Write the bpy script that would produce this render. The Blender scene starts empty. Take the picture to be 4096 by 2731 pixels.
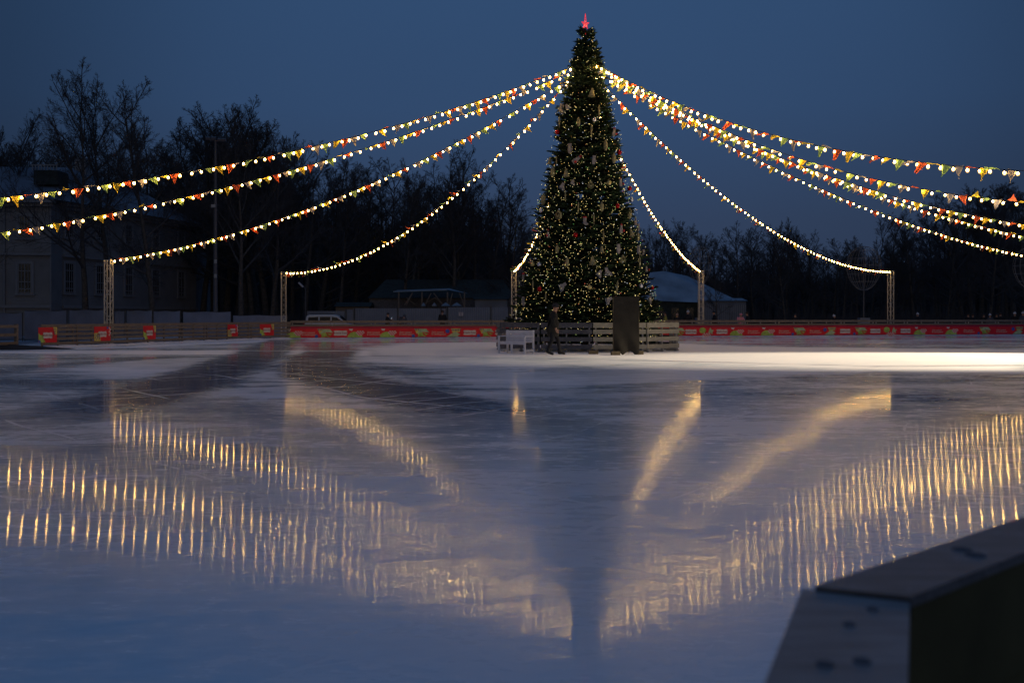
import bpy, math, random
import numpy as np
from mathutils import Vector, Matrix, Euler
R=math.radians
SC=bpy.context.scene; COL=SC.collection
F=3982.0; HOR=1262.0; EYE=1.4            # focal length in photo pixels, horizon row, eye height
def at(x,y,d): return Vector(((x-2048)*d/F, d, EYE+(HOR-y)*d/F))
def gx(x,d): return (x-2048)*d/F
def on_ice(x,y):
    d=F*EYE/(y-HOR); return ((x-2048)*d/F,d)
# ---------------------------------------------------------------- materials
MATS={}
def mat(name,col,rough=.7,metal=0.,var=.25,scale=3.,emit=None,es=0.,bump=0.,stretch=None,spec=.3,sample=True):
    m=bpy.data.materials.new(name); m.use_nodes=True; nt=m.node_tree; N=nt.nodes; Lk=nt.links
    b=N['Principled BSDF']; b.inputs['Roughness'].default_value=rough; b.inputs['Metallic'].default_value=metal
    b.inputs['Specular IOR Level'].default_value=spec
    tc=N.new('ShaderNodeTexCoord'); mp=N.new('ShaderNodeMapping'); Lk.new(tc.outputs['Object'],mp.inputs[0])
    if stretch: mp.inputs['Scale'].default_value=stretch
    no=N.new('ShaderNodeTexNoise'); no.inputs['Scale'].default_value=scale; no.inputs['Detail'].default_value=5
    Lk.new(mp.outputs[0],no.inputs['Vector'])
    mr=N.new('ShaderNodeMapRange'); mr.inputs[1].default_value=.3; mr.inputs[2].default_value=.7
    mr.inputs[3].default_value=1-var; mr.inputs[4].default_value=1+var
    Lk.new(no.outputs[0],mr.inputs[0])
    vm=N.new('ShaderNodeVectorMath'); vm.operation='SCALE'; vm.inputs[0].default_value=col[:3]
    Lk.new(mr.outputs[0],vm.inputs['Scale']); Lk.new(vm.outputs[0],b.inputs['Base Color'])
    if bump:
        bp=N.new('ShaderNodeBump'); bp.inputs['Strength'].default_value=bump; bp.inputs['Distance'].default_value=.02
        Lk.new(no.outputs[0],bp.inputs['Height']); Lk.new(bp.outputs[0],b.inputs['Normal'])
    if emit:
        b.inputs['Emission Color'].default_value=(*emit,1); b.inputs['Emission Strength'].default_value=es
        if not sample: m.cycles.emission_sampling='NONE'
    MATS[name]=m; return m
def fabric(name,col):
    m=bpy.data.materials.new(name); m.use_nodes=True; nt=m.node_tree; N=nt.nodes; Lk=nt.links
    N.remove(N['Principled BSDF']); out=N['Material Output']
    tc=N.new('ShaderNodeTexCoord'); no=N.new('ShaderNodeTexNoise'); no.inputs['Scale'].default_value=14
    Lk.new(tc.outputs['Object'],no.inputs['Vector'])
    mr=N.new('ShaderNodeMapRange'); mr.inputs[3].default_value=.75; mr.inputs[4].default_value=1.2; Lk.new(no.outputs[0],mr.inputs[0])
    vm=N.new('ShaderNodeVectorMath'); vm.operation='SCALE'; vm.inputs[0].default_value=col; Lk.new(mr.outputs[0],vm.inputs['Scale'])
    d=N.new('ShaderNodeBsdfDiffuse'); t=N.new('ShaderNodeBsdfTranslucent'); mx=N.new('ShaderNodeMixShader'); mx.inputs[0].default_value=.55
    Lk.new(vm.outputs[0],d.inputs[0]); Lk.new(vm.outputs[0],t.inputs[0]); Lk.new(d.outputs[0],mx.inputs[1]); Lk.new(t.outputs[0],mx.inputs[2])
    Lk.new(mx.outputs[0],out.inputs[0]); MATS[name]=m; return m
wood=mat('weathered_wood',(.16,.135,.115),.75,var=.3,scale=6,stretch=(1,1,6),bump=.2)
woodlit=mat('lit_weathered_wood',(.36,.34,.27),.75,var=.22,scale=6,stretch=(1,1,6),bump=.2)  # lighter wood copy, floodlight put into the colour of the spruce fence
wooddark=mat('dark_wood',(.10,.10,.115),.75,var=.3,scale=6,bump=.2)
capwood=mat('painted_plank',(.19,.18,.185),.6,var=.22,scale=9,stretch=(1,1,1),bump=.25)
capwood2=mat('painted_plank_end',(.26,.25,.255),.6,var=.22,scale=9,bump=.25)
def worn(m):
    nt=m.node_tree; N=nt.nodes; L=nt.links; b=N['Principled BSDF']; tc=N.new('ShaderNodeTexCoord'); src=b.inputs['Base Color'].links[0].from_socket
    mp=N.new('ShaderNodeMapping'); mp.inputs['Rotation'].default_value=(0,0,-.72); mp.inputs['Scale'].default_value=(3,60,60); L.new(tc.outputs['Object'],mp.inputs[0])
    n=N.new('ShaderNodeTexNoise'); n.inputs['Scale'].default_value=1.5; n.inputs['Detail'].default_value=8; n.inputs['Roughness'].default_value=.7; L.new(mp.outputs[0],n.inputs[0])
    n2=N.new('ShaderNodeTexNoise'); n2.inputs['Scale'].default_value=28; n2.inputs['Detail'].default_value=9; n2.inputs['Roughness'].default_value=.75; L.new(tc.outputs['Object'],n2.inputs[0])
    r=N.new('ShaderNodeValToRGB'); r.color_ramp.elements[0].position=.60; r.color_ramp.elements[1].position=.72; L.new(n2.outputs[0],r.inputs[0])
    r2=N.new('ShaderNodeMapRange'); r2.inputs[1].default_value=.3; r2.inputs[2].default_value=.7; r2.inputs[3].default_value=.62; r2.inputs[4].default_value=1.3; L.new(n.outputs[0],r2.inputs[0])
    v=N.new('ShaderNodeVectorMath'); v.operation='SCALE'; L.new(src,v.inputs[0]); L.new(r2.outputs[0],v.inputs['Scale'])
    mx=N.new('ShaderNodeMix'); mx.data_type='RGBA'; L.new(r.outputs[0],mx.inputs[0]); L.new(v.outputs[0],mx.inputs[6]); mx.inputs[7].default_value=(.42,.42,.45,1); L.new(mx.outputs[2],b.inputs['Base Color'])
    bp=N.new('ShaderNodeBump'); bp.inputs['Distance'].default_value=.0025; bp.inputs['Strength'].default_value=.8; L.new(n.outputs[0],bp.inputs['Height']); L.new(bp.outputs[0],b.inputs['Normal'])
worn(capwood); worn(capwood2)
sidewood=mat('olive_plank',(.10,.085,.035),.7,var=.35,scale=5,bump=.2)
pinm=mat('grey_post',(.30,.30,.30),.6,var=.15)
red=mat('red_vinyl',(.62,.018,.03),.5,var=.12,scale=2)
redtop=mat('dark_red_vinyl',(.34,.01,.04),.55,var=.15,scale=2)
white=mat('white_print',(.62,.56,.55),.6,var=.05)
darktxt=mat('dark_red_print',(.22,.05,.06),.6,var=.05)
creamtxt=mat('cream_print',(.6,.42,.36),.6,var=.05)
green=mat('lime_print',(.34,.48,.10),.6,var=.3,scale=6)
palegreen=mat('pale_green_print',(.36,.46,.27),.6,var=.25,scale=6)
yellowp=mat('yellow_print',(.6,.5,.12),.6,var=.2,scale=6)
bluep=mat('blue_print',(.05,.10,.42),.5,var=.2,scale=6)
navyp=mat('navy_print',(.08,.08,.2),.5,var=.2)
alu=mat('truss_aluminium',(.60,.55,.46),.5,metal=.0,var=.1)
cable=mat('black_cable',(.02,.02,.02),.6)
bulbm=mat('warm_bulb',(.9,.8,.6),.3,emit=(1,.58,.16),es=175,var=.02); bulbm.cycles.emission_sampling='FRONT'
def frosted():  # see-through glowing shell that imitates lens bloom round each bulb
    m=bpy.data.materials.new('bulb_halo'); m.use_nodes=True; nt=m.node_tree; N=nt.nodes; Lk=nt.links; N.remove(N['Principled BSDF'])
    e=N.new('ShaderNodeEmission'); e.inputs[0].default_value=(1,.52,.09,1); e.inputs[1].default_value=2.0; t=N.new('ShaderNodeBsdfTransparent'); x=N.new('ShaderNodeMixShader'); x.inputs[0].default_value=.5
    Lk.new(t.outputs[0],x.inputs[1]); Lk.new(e.outputs[0],x.inputs[2]); Lk.new(x.outputs[0],N['Material Output'].inputs[0]); m.cycles.emission_sampling='NONE'; return m
shellm=frosted()
socket=mat('bulb_socket',(.015,.015,.015),.5)
flagm=[fabric('grey_pennant',(.42,.38,.37)),fabric('red_pennant',(.80,.15,.06)),fabric('yellow_pennant',(.93,.66,.07)),fabric('green_pennant',(.40,.60,.20))]
bark=mat('dark_bark',(.075,.066,.06),.9,var=.4,scale=5,bump=.3)
twig=mat('dark_twigs',(.055,.055,.06),.9,var=.3,scale=2)
birch=mat('birch_bark',(.16,.155,.15),.8,var=.5,scale=6)
farw=mat('far_wood',(.045,.05,.06),.95,var=.5,scale=.4)
spruce=mat('spruce_needles',(.022,.046,.020),.85,var=.5,scale=3)
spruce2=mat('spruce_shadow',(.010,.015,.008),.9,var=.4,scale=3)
blackf=mat('black_fabric',(.022,.020,.017),.9,var=.2,scale=4,bump=.3)
blockm=mat('timber_block',(.12,.095,.06),.8,var=.3,scale=9)
benchm=mat('white_bench_paint',(.66,.67,.74),.55,var=.08,scale=5)
coatm=mat('dark_coat',(.018,.018,.017),.85,var=.2,scale=8)
coatb=mat('black_coat',(.015,.015,.018),.85,var=.2)
trous=mat('black_trousers',(.010,.011,.016),.8)
skin=mat('skin',(.42,.24,.17),.6,var=.08)
pink=mat('pink_jacket',(.55,.22,.30),.8,var=.1)
greyc=mat('grey_jacket',(.07,.075,.095),.85)
hatw=mat('white_knit',(.5,.5,.55),.9,var=.1)
hatd=mat('dark_knit',(.03,.03,.035),.9,var=.1)
yel=mat('yellow_jacket',(.3,.26,.05),.8)
hair=mat('brown_hair',(.05,.03,.02),.8)
sheet=mat('grey_corrugated',(.20,.22,.27),.6,var=.1,scale=1.2)
hoard=mat('white_hoarding_cloth',(.16,.18,.24),.8,var=.25,scale=.7)
hoardf=mat('hoarding_frame',(.05,.05,.05),.6)
housew=mat('pale_siding',(.25,.25,.26),.85,var=.12,scale=.8)
trim=mat('pale_trim',(.27,.27,.285),.8,var=.08)
roofm=mat('snowy_metal_roof',(.115,.14,.18),.7,var=.15,scale=.6)
glass=mat('dark_glass',(.01,.012,.018),.15,var=.1,spec=.5)
glassw=mat('window_sash',(.24,.24,.25),.7,var=.08)
roofb=mat('dark_shed_roof',(.03,.04,.04),.9,var=.3)
wallg=mat('grey_render',(.16,.18,.22),.85,var=.2,scale=.6)
snowroof=mat('frosted_roof',(.20,.27,.34),.8,var=.3,scale=.5)
snowm=mat('snow',(.74,.75,.80),.8,var=.12,scale=4,bump=.6)
vanm=mat('white_car_paint',(.5,.52,.56),.35,var=.03,spec=.5)
tyre=mat('tyre_rubber',(.02,.02,.02),.8)
lampm=mat('lamp_metal',(.09,.09,.105),.5,var=.1)
wire=mat('grey_wire',(.20,.19,.19),.5,var=.1)
ballr=mat('red_bauble',(.45,.01,.012),.18,metal=.7,var=.05,spec=.6)
balls=mat('silver_bauble',(.6,.62,.68),.18,metal=.8,var=.15,scale=5)
ballg=mat('gold_bauble',(.55,.46,.2),.25,metal=.7,var=.1)
goldm=mat('dull_gold',(.27,.25,.14),.45,metal=.3,var=.2,scale=8)
orn=mat('ornament_white',(.27,.255,.26),.7,var=.12,scale=8)
orr=mat('ornament_red',(.4,.03,.04),.6)
starm=mat('red_star_tube',(.5,.02,.03),.4,emit=(1,.025,.02),es=.8,sample=False)
starl=mat('red_star_lights',(.8,.2,.1),.4,emit=(1,.22,.14),es=2,sample=False)
LEDC=[((1,.78,.26),3.4),((1,.86,.45),3.4),((.75,.85,1),3),((1,.2,.10),2.4),((.3,1,.25),1.6),((.75,1,.28),2.6),((1,.55,.12),3)]
ledm=[mat('led_%s'%n,(.3,.3,.3),.5,emit=c,es=s,sample=False) for n,(c,s) in zip(['amber','warm','cool','red','green','yellow_green','orange'],LEDC)]
# ---------------------------------------------------------------- mesh builder
class MB:
    def __init__(s): s.v=[]; s.f=[]; s.m=[]; s.cur=0
    def quad(s,a,b,c,d):
        n=len(s.v); s.v+= [tuple(a),tuple(b),tuple(c),tuple(d)]; s.f.append((n,n+1,n+2,n+3)); s.m.append(s.cur)
    def poly(s,pts):
        n=len(s.v); s.v+=[tuple(p) for p in pts]; s.f.append(tuple(range(n,n+len(pts)))); s.m.append(s.cur)
    def box(s,c,size,M=None):
        c=Vector(c); n=len(s.v); hx,hy,hz=[q/2 for q in size]
        for sx in(-1,1):
            for sy in(-1,1):
                for sz in(-1,1):
                    p=Vector((sx*hx,sy*hy,sz*hz))
                    if M is not None: p=M@p
                    s.v.append(tuple(c+p))
        for q in((0,1,3,2),(4,6,7,5),(0,4,5,1),(2,3,7,6),(0,2,6,4),(1,5,7,3)):
            s.f.append(tuple(n+i for i in q)); s.m.append(s.cur)
    def tube(s,p0,p1,r0,r1=None,n=6,cap=True):
        r1=r0 if r1 is None else r1; p0=Vector(p0); p1=Vector(p1); d=p1-p0
        if d.length<1e-6:return
        d.normalize(); u=d.orthogonal().normalized(); w=d.cross(u); b=len(s.v)
        for P,r in((p0,r0),(p1,r1)):
            for i in range(n):
                a=2*math.pi*i/n; s.v.append(tuple(P+(u*math.cos(a)+w*math.sin(a))*r))
        for i in range(n):
            j=(i+1)%n; s.f.append((b+i,b+j,b+n+j,b+n+i)); s.m.append(s.cur)
        if cap:
            s.f.append(tuple(b+n-1-i for i in range(n))); s.f.append(tuple(b+n+i for i in range(n))); s.m+=[s.cur]*2
    def path(s,pts,rs,n=6):
        b=len(s.v); k=len(pts); pts=[Vector(p) for p in pts]; u=None
        for i,p in enumerate(pts):
            d=(pts[min(i+1,k-1)]-pts[max(i-1,0)])
            d=d.normalized() if d.length>1e-9 else Vector((0,0,1))
            u=d.orthogonal().normalized() if u is None else (u-d*u.dot(d))
            u=u.normalized() if u.length>1e-6 else d.orthogonal().normalized()
            w=d.cross(u); r=rs[i] if isinstance(rs,(list,tuple)) else rs
            for q in range(n):
                a=2*math.pi*q/n; s.v.append(tuple(p+(u*math.cos(a)+w*math.sin(a))*r))
        for i in range(k-1):
            for q in range(n):
                j=(q+1)%n; s.f.append((b+i*n+q,b+i*n+j,b+(i+1)*n+j,b+(i+1)*n+q)); s.m.append(s.cur)
        s.f.append(tuple(b+n-1-i for i in range(n))); s.f.append(tuple(b+(k-1)*n+i for i in range(n))); s.m+=[s.cur]*2
    def lathe(s,c,prof,n=12,M=None,sx=1,sy=1):
        c=Vector(c); b=len(s.v)
        for r,z in prof:
            for i in range(n):
                a=2*math.pi*i/n; p=Vector((r*math.cos(a)*sx,r*math.sin(a)*sy,z))
                if M is not None:p=M@p
                s.v.append(tuple(c+p))
        for k in range(len(prof)-1):
            for i in range(n):
                j=(i+1)%n; s.f.append((b+k*n+i,b+k*n+j,b+(k+1)*n+j,b+(k+1)*n+i)); s.m.append(s.cur)
    def prism(s,pts,o,ux,uz,th):
        """flat outline pts (u,w) extruded by th along the normal ux x uz, both sides"""
        o=Vector(o); ux=Vector(ux); uz=Vector(uz); nn=ux.cross(uz).normalized()*th/2; b=len(s.v); k=len(pts)
        for sg in(-1,1):
            for a,c in pts: s.v.append(tuple(o+ux*a+uz*c+nn*sg))
        s.f.append(tuple(b+i for i in range(k))); s.f.append(tuple(b+2*k-1-i for i in range(k))); s.m+=[s.cur]*2
        for i in range(k):
            j=(i+1)%k; s.f.append((b+i,b+k+i,b+k+j,b+j)); s.m.append(s.cur)
    def build(s,name,mats,parent=None,smooth=False):
        me=bpy.data.meshes.new(name); me.from_pydata(s.v,[],s.f)
        if not isinstance(mats,(list,tuple)): mats=[mats]
        for m in mats: me.materials.append(m)
        if len(mats)>1: me.polygons.foreach_set('material_index',s.m)
        if smooth: me.polygons.foreach_set('use_smooth',[True]*len(me.polygons))
        me.update(); return link(name,me,parent)
def link(name,me,parent=None):
    o=bpy.data.objects.new(name,me); COL.objects.link(o)
    if parent is not None: o.parent=parent
    return o
def tag(o,label,cat,group=None):
    o['label']=label; o['category']=cat
    if group:o['group']=group
    return o
def struct(o,kind='structure'): o['kind']=kind; return o
def thing(name,label,cat,loc=(0,0,0),rz=0,group=None):
    o=bpy.data.objects.new(name,None); COL.objects.link(o); o.location=loc; o.rotation_euler=(0,0,rz); o.empty_display_size=.2
    return tag(o,label,cat,group)
def copy_tree(o,parent=None):
    c=o.copy(); COL.objects.link(c); c.parent=parent
    for ch in o.children: copy_tree(ch,c)
    return c
def rotz(a): return Matrix.Rotation(a,3,'Z')
# ---------------------------------------------------------------- rink outline
FENCE_L=[(-20.9,41.5),(-20.4,43.0),(-18.9,46.5),(-17.3,52.0),(-15.3,58.0),(-13.4,60.2)]
FAR_END=(37.4,72.4)
RING=[(-20.9,41.5),(-20.4,43.0),(-18.9,46.5),(-17.3,52.0),(-15.3,58.0),(-13.4,60.2),FAR_END,(36.2,61.5),(32,50),(27,41),(19,29),(16.6,16.5),(6,6.0),(.44,1.06),(.1,.25),(-.6,-1.2),(-9,3),(-20.0,20),(-20.9,36)]
TREE=Vector((3.05,41.2,0))
def ground_z(dist):      # height of the ground at a distance outside the fence
    if dist<3:return .02
    if dist<9:return .02-.4*(dist-3)/6
    return -.38
def make_ground():
    ext=[1.0,1.3,3,6,9,20,60,200,700,2500]; c=Vector((4,36)); ring=[]
    for i in range(len(RING)):
        a=Vector(RING[i]); b=Vector(RING[(i+1)%len(RING)]); k=max(1,int((b-a).length/2.5))
        for q in range(k): ring.append(a+(b-a)*q/k)
    v=[];f=[];n=len(ring); rr=random.Random(4)
    for e in [0,.5]+ext:
        for p in ring:
            q=p+(p-c).normalized()*e
            v.append((q.x,q.y,ground_z(e)+(rr.uniform(-.02,.02) if 0<e<30 else 0)))
    for k in range(len(ext)+1):
        for i in range(n):
            j=(i+1)%n; f.append((k*n+i,(k+1)*n+i,(k+1)*n+j,k*n+j))
    me=bpy.data.meshes.new('ground'); me.from_pydata(v,[],f); m=bpy.data.materials.new('ground_snow_and_earth'); m.use_nodes=True
    nt=m.node_tree;N=nt.nodes;L=nt.links;b=N['Principled BSDF'];b.inputs['Roughness'].default_value=.9
    tc=N.new('ShaderNodeTexCoord'); no=N.new('ShaderNodeTexNoise'); no.inputs['Scale'].default_value=.25; no.inputs['Detail'].default_value=8
    L.new(tc.outputs['Object'],no.inputs[0]); cr=N.new('ShaderNodeValToRGB'); cr.color_ramp.elements[0].position=.47; cr.color_ramp.elements[1].position=.6
    cr.color_ramp.elements[0].color=(.05,.048,.05,1); cr.color_ramp.elements[1].color=(.32,.33,.38,1); L.new(no.outputs[0],cr.inputs[0]); L.new(cr.outputs[0],b.inputs[0])
    me.materials.append(m); struct(link('ground',me))
make_ground()
# ---------------------------------------------------------------- ice sheet
def make_ice():
    xs=np.concatenate([np.arange(-24,-6,.4),np.arange(-6,6,.2),np.arange(6,40,.4)])
    ys=np.concatenate([np.arange(-2,12,.2),np.arange(12,76,.35)])
    X,Y=np.meshgrid(xs,ys); nx,ny=len(xs),len(ys)
    def pmask(px,soft):
        P=[on_ice(*p) for p in px]; d=np.full(X.shape,1e9); ins=np.zeros(X.shape,bool)
        for i in range(len(P)):
            (ax,ay),(bx,by)=P[i],P[(i+1)%len(P)]; vx,vy=bx-ax,by-ay
            t=np.clip(((X-ax)*vx+(Y-ay)*vy)/(vx*vx+vy*vy+1e-9),0,1); d=np.minimum(d,np.hypot(X-ax-t*vx,Y-ay-t*vy))
            if abs(by-ay)>1e-9:
                c=((ay>Y)!=(by>Y))&(X<(bx-ax)*(Y-ay)/(by-ay)+ax); ins^=c
        sd=np.where(ins,d,-d); return np.clip(.5+sd/soft,0,1)
    def line(P,w,soft):
        d=np.full(X.shape,1e9)
        for (ax,ay),(bx,by) in zip(P[:-1],P[1:]):
            vx,vy=bx-ax,by-ay; t=np.clip(((X-ax)*vx+(Y-ay)*vy)/(vx*vx+vy*vy),0,1); d=np.minimum(d,np.hypot(X-ax-t*vx,Y-ay-t*vy))
        return np.clip(.5+(w/2-d)/soft,0,1)
    snow=np.zeros(X.shape)
    for px,val,soft in [
      ([(230,1472),(400,1448),(620,1430),(930,1426),(800,1475),(620,1520),(420,1516),(270,1497)],.75,1.0),
      ([(1080,1428),(1170,1428),(1180,1455),(1250,1490),(1320,1530),(1150,1600),(850,1600),(900,1535),(1020,1470)],.55,1.0),
      ([(1390,1422),(2300,1422),(3000,1440),(3700,1482),(3300,1500),(2650,1535),(2150,1590),(1900,1575),(1650,1490),(1450,1445)],.72,2.2),
      ([(-900,1410),(0,1404),(1000,1400),(1500,1402),(1500,1424),(1000,1419),(0,1414),(-900,1425)],1.,.5),
      ([(1420,1400),(1560,1372),(2050,1366),(2400,1372),(2720,1372),(3000,1384),(4200,1398),(4200,1500),(3700,1492),(3100,1470),(2760,1456),(2400,1432),(1420,1424)],1.,2.2),
      ([(1350,1352),(1160,1357),(700,1373),(450,1388),(120,1396),(120,1402),(500,1392),(800,1380),(1160,1364)],.9,.6),
      ([(-300,1440),(230,1432),(600,1412),(300,1410),(-300,1412)],.3,1.0)]:
        snow=np.maximum(snow,val*pmask(px,soft))
    cx,cy=TREE.x,TREE.y; snow=np.maximum(snow,np.clip(1-(np.hypot(X-cx,Y-cy)-4.0)/2,0,1))
    snow=np.maximum(snow,.34*np.clip((Y-13)/6,0,1)*np.clip((38-Y)/4,0,1)*np.clip((2.5-X)/4,0,1))
    t1=line([(-14,64),(-11.2,47),(-8.8,34),(-6.6,19),(-6.2,14),(-7.5,9)],1.9,.5)
    t2=line([(-10,52),(-7.2,40),(-6.4,33.4),(-5.6,28),(-4.3,23),(-2.1,18.1),(-.9,15.4),(.6,12)],1.9,.5)
    t3=line([(-11.8,33),(-13.2,28),(-12.6,23),(-10,20.5),(-7.8,20)],1.1,.6)
    strip=np.clip(1-np.abs(Y-39.6)/.7,0,1)
    wet=np.maximum(t1,t2)*(1-.85*strip)
    fade=np.clip((Y-10.5)/6,0,1); wet=wet*fade; snow*=(1-.93*wet); snow*=(1-.6*t3)
    wet=np.maximum(wet,.6*t3)
    chop=np.exp(-((X+.0)/1.5)**2-((Y-6.2)/1.8)**2)+.45*np.exp(-((X-2.2)/2.2)**2-((Y-11)/4)**2)
    z=np.zeros(X.shape)
    me=bpy.data.meshes.new('ice'); 
    v=np.stack([X.ravel(),Y.ravel(),z.ravel()],1)
    idx=np.arange(nx*ny).reshape(ny,nx); q=np.stack([idx[:-1,:-1],idx[:-1,1:],idx[1:,1:],idx[1:,:-1]],-1).reshape(-1,4)
    me.from_pydata(v.tolist(),[],q.tolist())
    at_=me.color_attributes.new('mask','FLOAT_COLOR','POINT')
    c=np.stack([snow.ravel(),wet.ravel(),chop.ravel(),np.ones(nx*ny)],1).astype(np.float32); at_.data.foreach_set('color',c.ravel())
    m=bpy.data.materials.new('rink_ice'); m.use_nodes=True; nt=m.node_tree;N=nt.nodes;L=nt.links;b=N['Principled BSDF']
    def node(t,**k):
        n=N.new(t)
        for a,w in k.items(): setattr(n,a,w)
        return n
    def math_(op,a,bb=None,clamp=False):
        n=node('ShaderNodeMath',operation=op,use_clamp=clamp)
        for i,w in enumerate((a,bb)):
            if w is None:continue
            if isinstance(w,(int,float)): n.inputs[i].default_value=w
            else: L.new(w,n.inputs[i])
        return n.outputs[0]
    tc=node('ShaderNodeTexCoord')
    def noise(scale,detail=4,rough=.55,sc=(1,1,1),rot=0,dist=0):
        mp=node('ShaderNodeMapping'); mp.inputs['Scale'].default_value=sc; mp.inputs['Rotation'].default_value=(0,0,rot); L.new(tc.outputs['Object'],mp.inputs[0])
        n=node('ShaderNodeTexNoise'); n.inputs['Scale'].default_value=scale; n.inputs['Detail'].default_value=detail; n.inputs['Roughness'].default_value=rough
        n.inputs['Distortion'].default_value=dist; L.new(mp.outputs[0],n.inputs[0]); return n.outputs[0]
    ca=node('ShaderNodeVertexColor',layer_name='mask'); sep=node('ShaderNodeSeparateColor'); L.new(ca.outputs[0],sep.inputs[0])
    S,W,C=sep.outputs[0],sep.outputs[1],sep.outputs[2]
    n1=noise(.22,9,.62,(.55,1,1)); n2=noise(1.6,8,.65,(.5,1,1)); n3=noise(9,6,.6,(.5,1,1)); n2b=noise(.7,8,.7,(.4,1.2,1),.1); n3b=noise(6,6,.7,(.35,1,1),.07)
    # broken snow cover: mask + noise
    def rng(x,a,b_,c_,d_):
        n=node('ShaderNodeMapRange'); L.new(x,n.inputs[0])
        for i,w in enumerate((a,b_,c_,d_)): n.inputs[i+1].default_value=w
        return n.outputs[0]
    brk=math_('ADD',rng(n1,.35,.65,-.28,.28),rng(n2,.35,.65,-.25,.25))
    edge=math_('MULTIPLY',math_('MULTIPLY',S,math_('SUBTRACT',1.0,S)),4.0)
    s1=math_('ADD',S,math_('MULTIPLY',brk,math_('ADD',.25,edge)),True)
    # faint frosted streaks everywhere off the tracks
    frost=math_('MULTIPLY',rng(math_('ADD',n1,math_('MULTIPLY',n2,.5)),.62,.92,.03,.62),math_('SUBTRACT',1.0,W))
    def cuts(scale,thr,rot,dist,sc=(1,1,1)):
        mp=node('ShaderNodeMapping'); mp.inputs['Scale'].default_value=sc; mp.inputs['Rotation'].default_value=(0,0,rot); L.new(tc.outputs['Object'],mp.inputs[0])
        wv=node('ShaderNodeTexWave',wave_type='BANDS'); wv.inputs['Scale'].default_value=scale; wv.inputs['Distortion'].default_value=dist; wv.inputs['Detail'].default_value=2; wv.inputs['Detail Scale'].default_value=.35
        L.new(mp.outputs[0],wv.inputs[0]); return rng(wv.outputs[1],thr,1.0,0,1)
    cut=math_('MAXIMUM',math_('MAXIMUM',cuts(.28,.985,.5,9),cuts(.22,.988,-.7,11)),cuts(.35,.99,1.35,8))
    cut=math_('MULTIPLY',math_('MULTIPLY',cut,rng(n1,.40,.56,0,1)),.6)
    fine=math_('MULTIPLY',rng(n3,.5,.75,0,.30),math_('SUBTRACT',1.0,math_('MULTIPLY',W,.4)))
    s2=math_('MAXIMUM',math_('MAXIMUM',math_('MULTIPLY',s1,math_('SUBTRACT',1.0,math_('MULTIPLY',W,.9))),math_('ADD',frost,fine)),cut,True)
    # colour
    def mix(f,a,b_):
        n=node('ShaderNodeMix',data_type='RGBA'); L.new(f,n.inputs[0])
        for sck,w in((n.inputs[6],a),(n.inputs[7],b_)):
            if isinstance(w,tuple): sck.default_value=(*w,1)
            else: L.new(w,sck)
        return n.outputs[2]
    base=mix(rng(n3,.3,.7,0,1),(.52,.72,.86),(.63,.80,.92))
    base=mix(W,base,(.27,.34,.43))
    col=mix(s2,base,(.84,.86,.90)); L.new(col,b.inputs['Base Color'])
    # roughness
    ro=math_('ADD',rng(n2,.3,.7,.085,.15),math_('MULTIPLY',s2,.42)); ro=math_('ADD',ro,math_('MULTIPLY',rng(n3,.3,.7,-.02,.03),1.0)); L.new(ro,b.inputs['Roughness'])
    b.inputs['IOR'].default_value=1.31
    ct=math_('MULTIPLY',math_('MULTIPLY',math_('SUBTRACT',1.0,s2,True),rng(n3b,.35,.65,.55,1.15)),math_('SUBTRACT',rng(n2b,.3,.7,.62,.95),math_('MULTIPLY',W,.2))); b.inputs['Specular IOR Level'].default_value=.2; 
    # bumps
    r1=noise(13,3,.6,(.09,1,1),.03); r2=noise(3.5,3,.6,(.10,1,1),-.04); w1=noise(.9,3,.5,(.6,2.2,1),.05,.6); w2=noise(5,4,.55,(.55,1.3,1),-.2,.4); w3=noise(26,3,.6,(.4,1,1),.1); w4=noise(55,2,.5,(1,1,1))
    sc1=noise(3,2,.5,(30,.6,1),.5); sc2=noise(3,2,.5,(26,.5,1),-1.1)
    bn=None
    for h,dist,st in((r1,.00018,None),(r2,.0007,None),(w1,.003,None),(w2,.010,C),(w3,.00012,None)):
        n=node('ShaderNodeBump'); n.inputs['Distance'].default_value=dist
        L.new(h,n.inputs['Height'])
        if st is C:
            L.new(math_('ADD',math_('MULTIPLY',C,.36),.012),n.inputs['Strength'])
        else: n.inputs['Strength'].default_value=.30 if h is w1 else 1.0
        if bn is not None: L.new(bn,n.inputs['Normal'])
        bn=n.outputs[0]
    L.new(bn,b.inputs['Normal'])
    # clear wet film over the ice: resurfacing grooves run crosswise, so its gloss is anisotropic
    gl=node('ShaderNodeBsdfAnisotropic'); gl.distribution='GGX'; gl.inputs['Anisotropy'].default_value=.62; gl.inputs['Color'].default_value=(1,1,1,1)
    L.new(rng(n2,.3,.7,.036,.052),gl.inputs['Roughness']); L.new(bn,gl.inputs['Normal'])
    tv=node('ShaderNodeCombineXYZ'); tv.inputs[0].default_value=1; L.new(tv.outputs[0],gl.inputs['Tangent'])
    fr=node('ShaderNodeFresnel'); fr.inputs[0].default_value=1.31; L.new(bn,fr.inputs[1])
    mxs=node('ShaderNodeMixShader'); L.new(math_('MULTIPLY',fr.outputs[0],ct),mxs.inputs[0]); L.new(b.outputs[0],mxs.inputs[1]); L.new(gl.outputs[0],mxs.inputs[2])
    L.new(mxs.outputs[0],N['Material Output'].inputs[0])
    me.materials.append(m); struct(link('ice',me))
make_ice()
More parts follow.
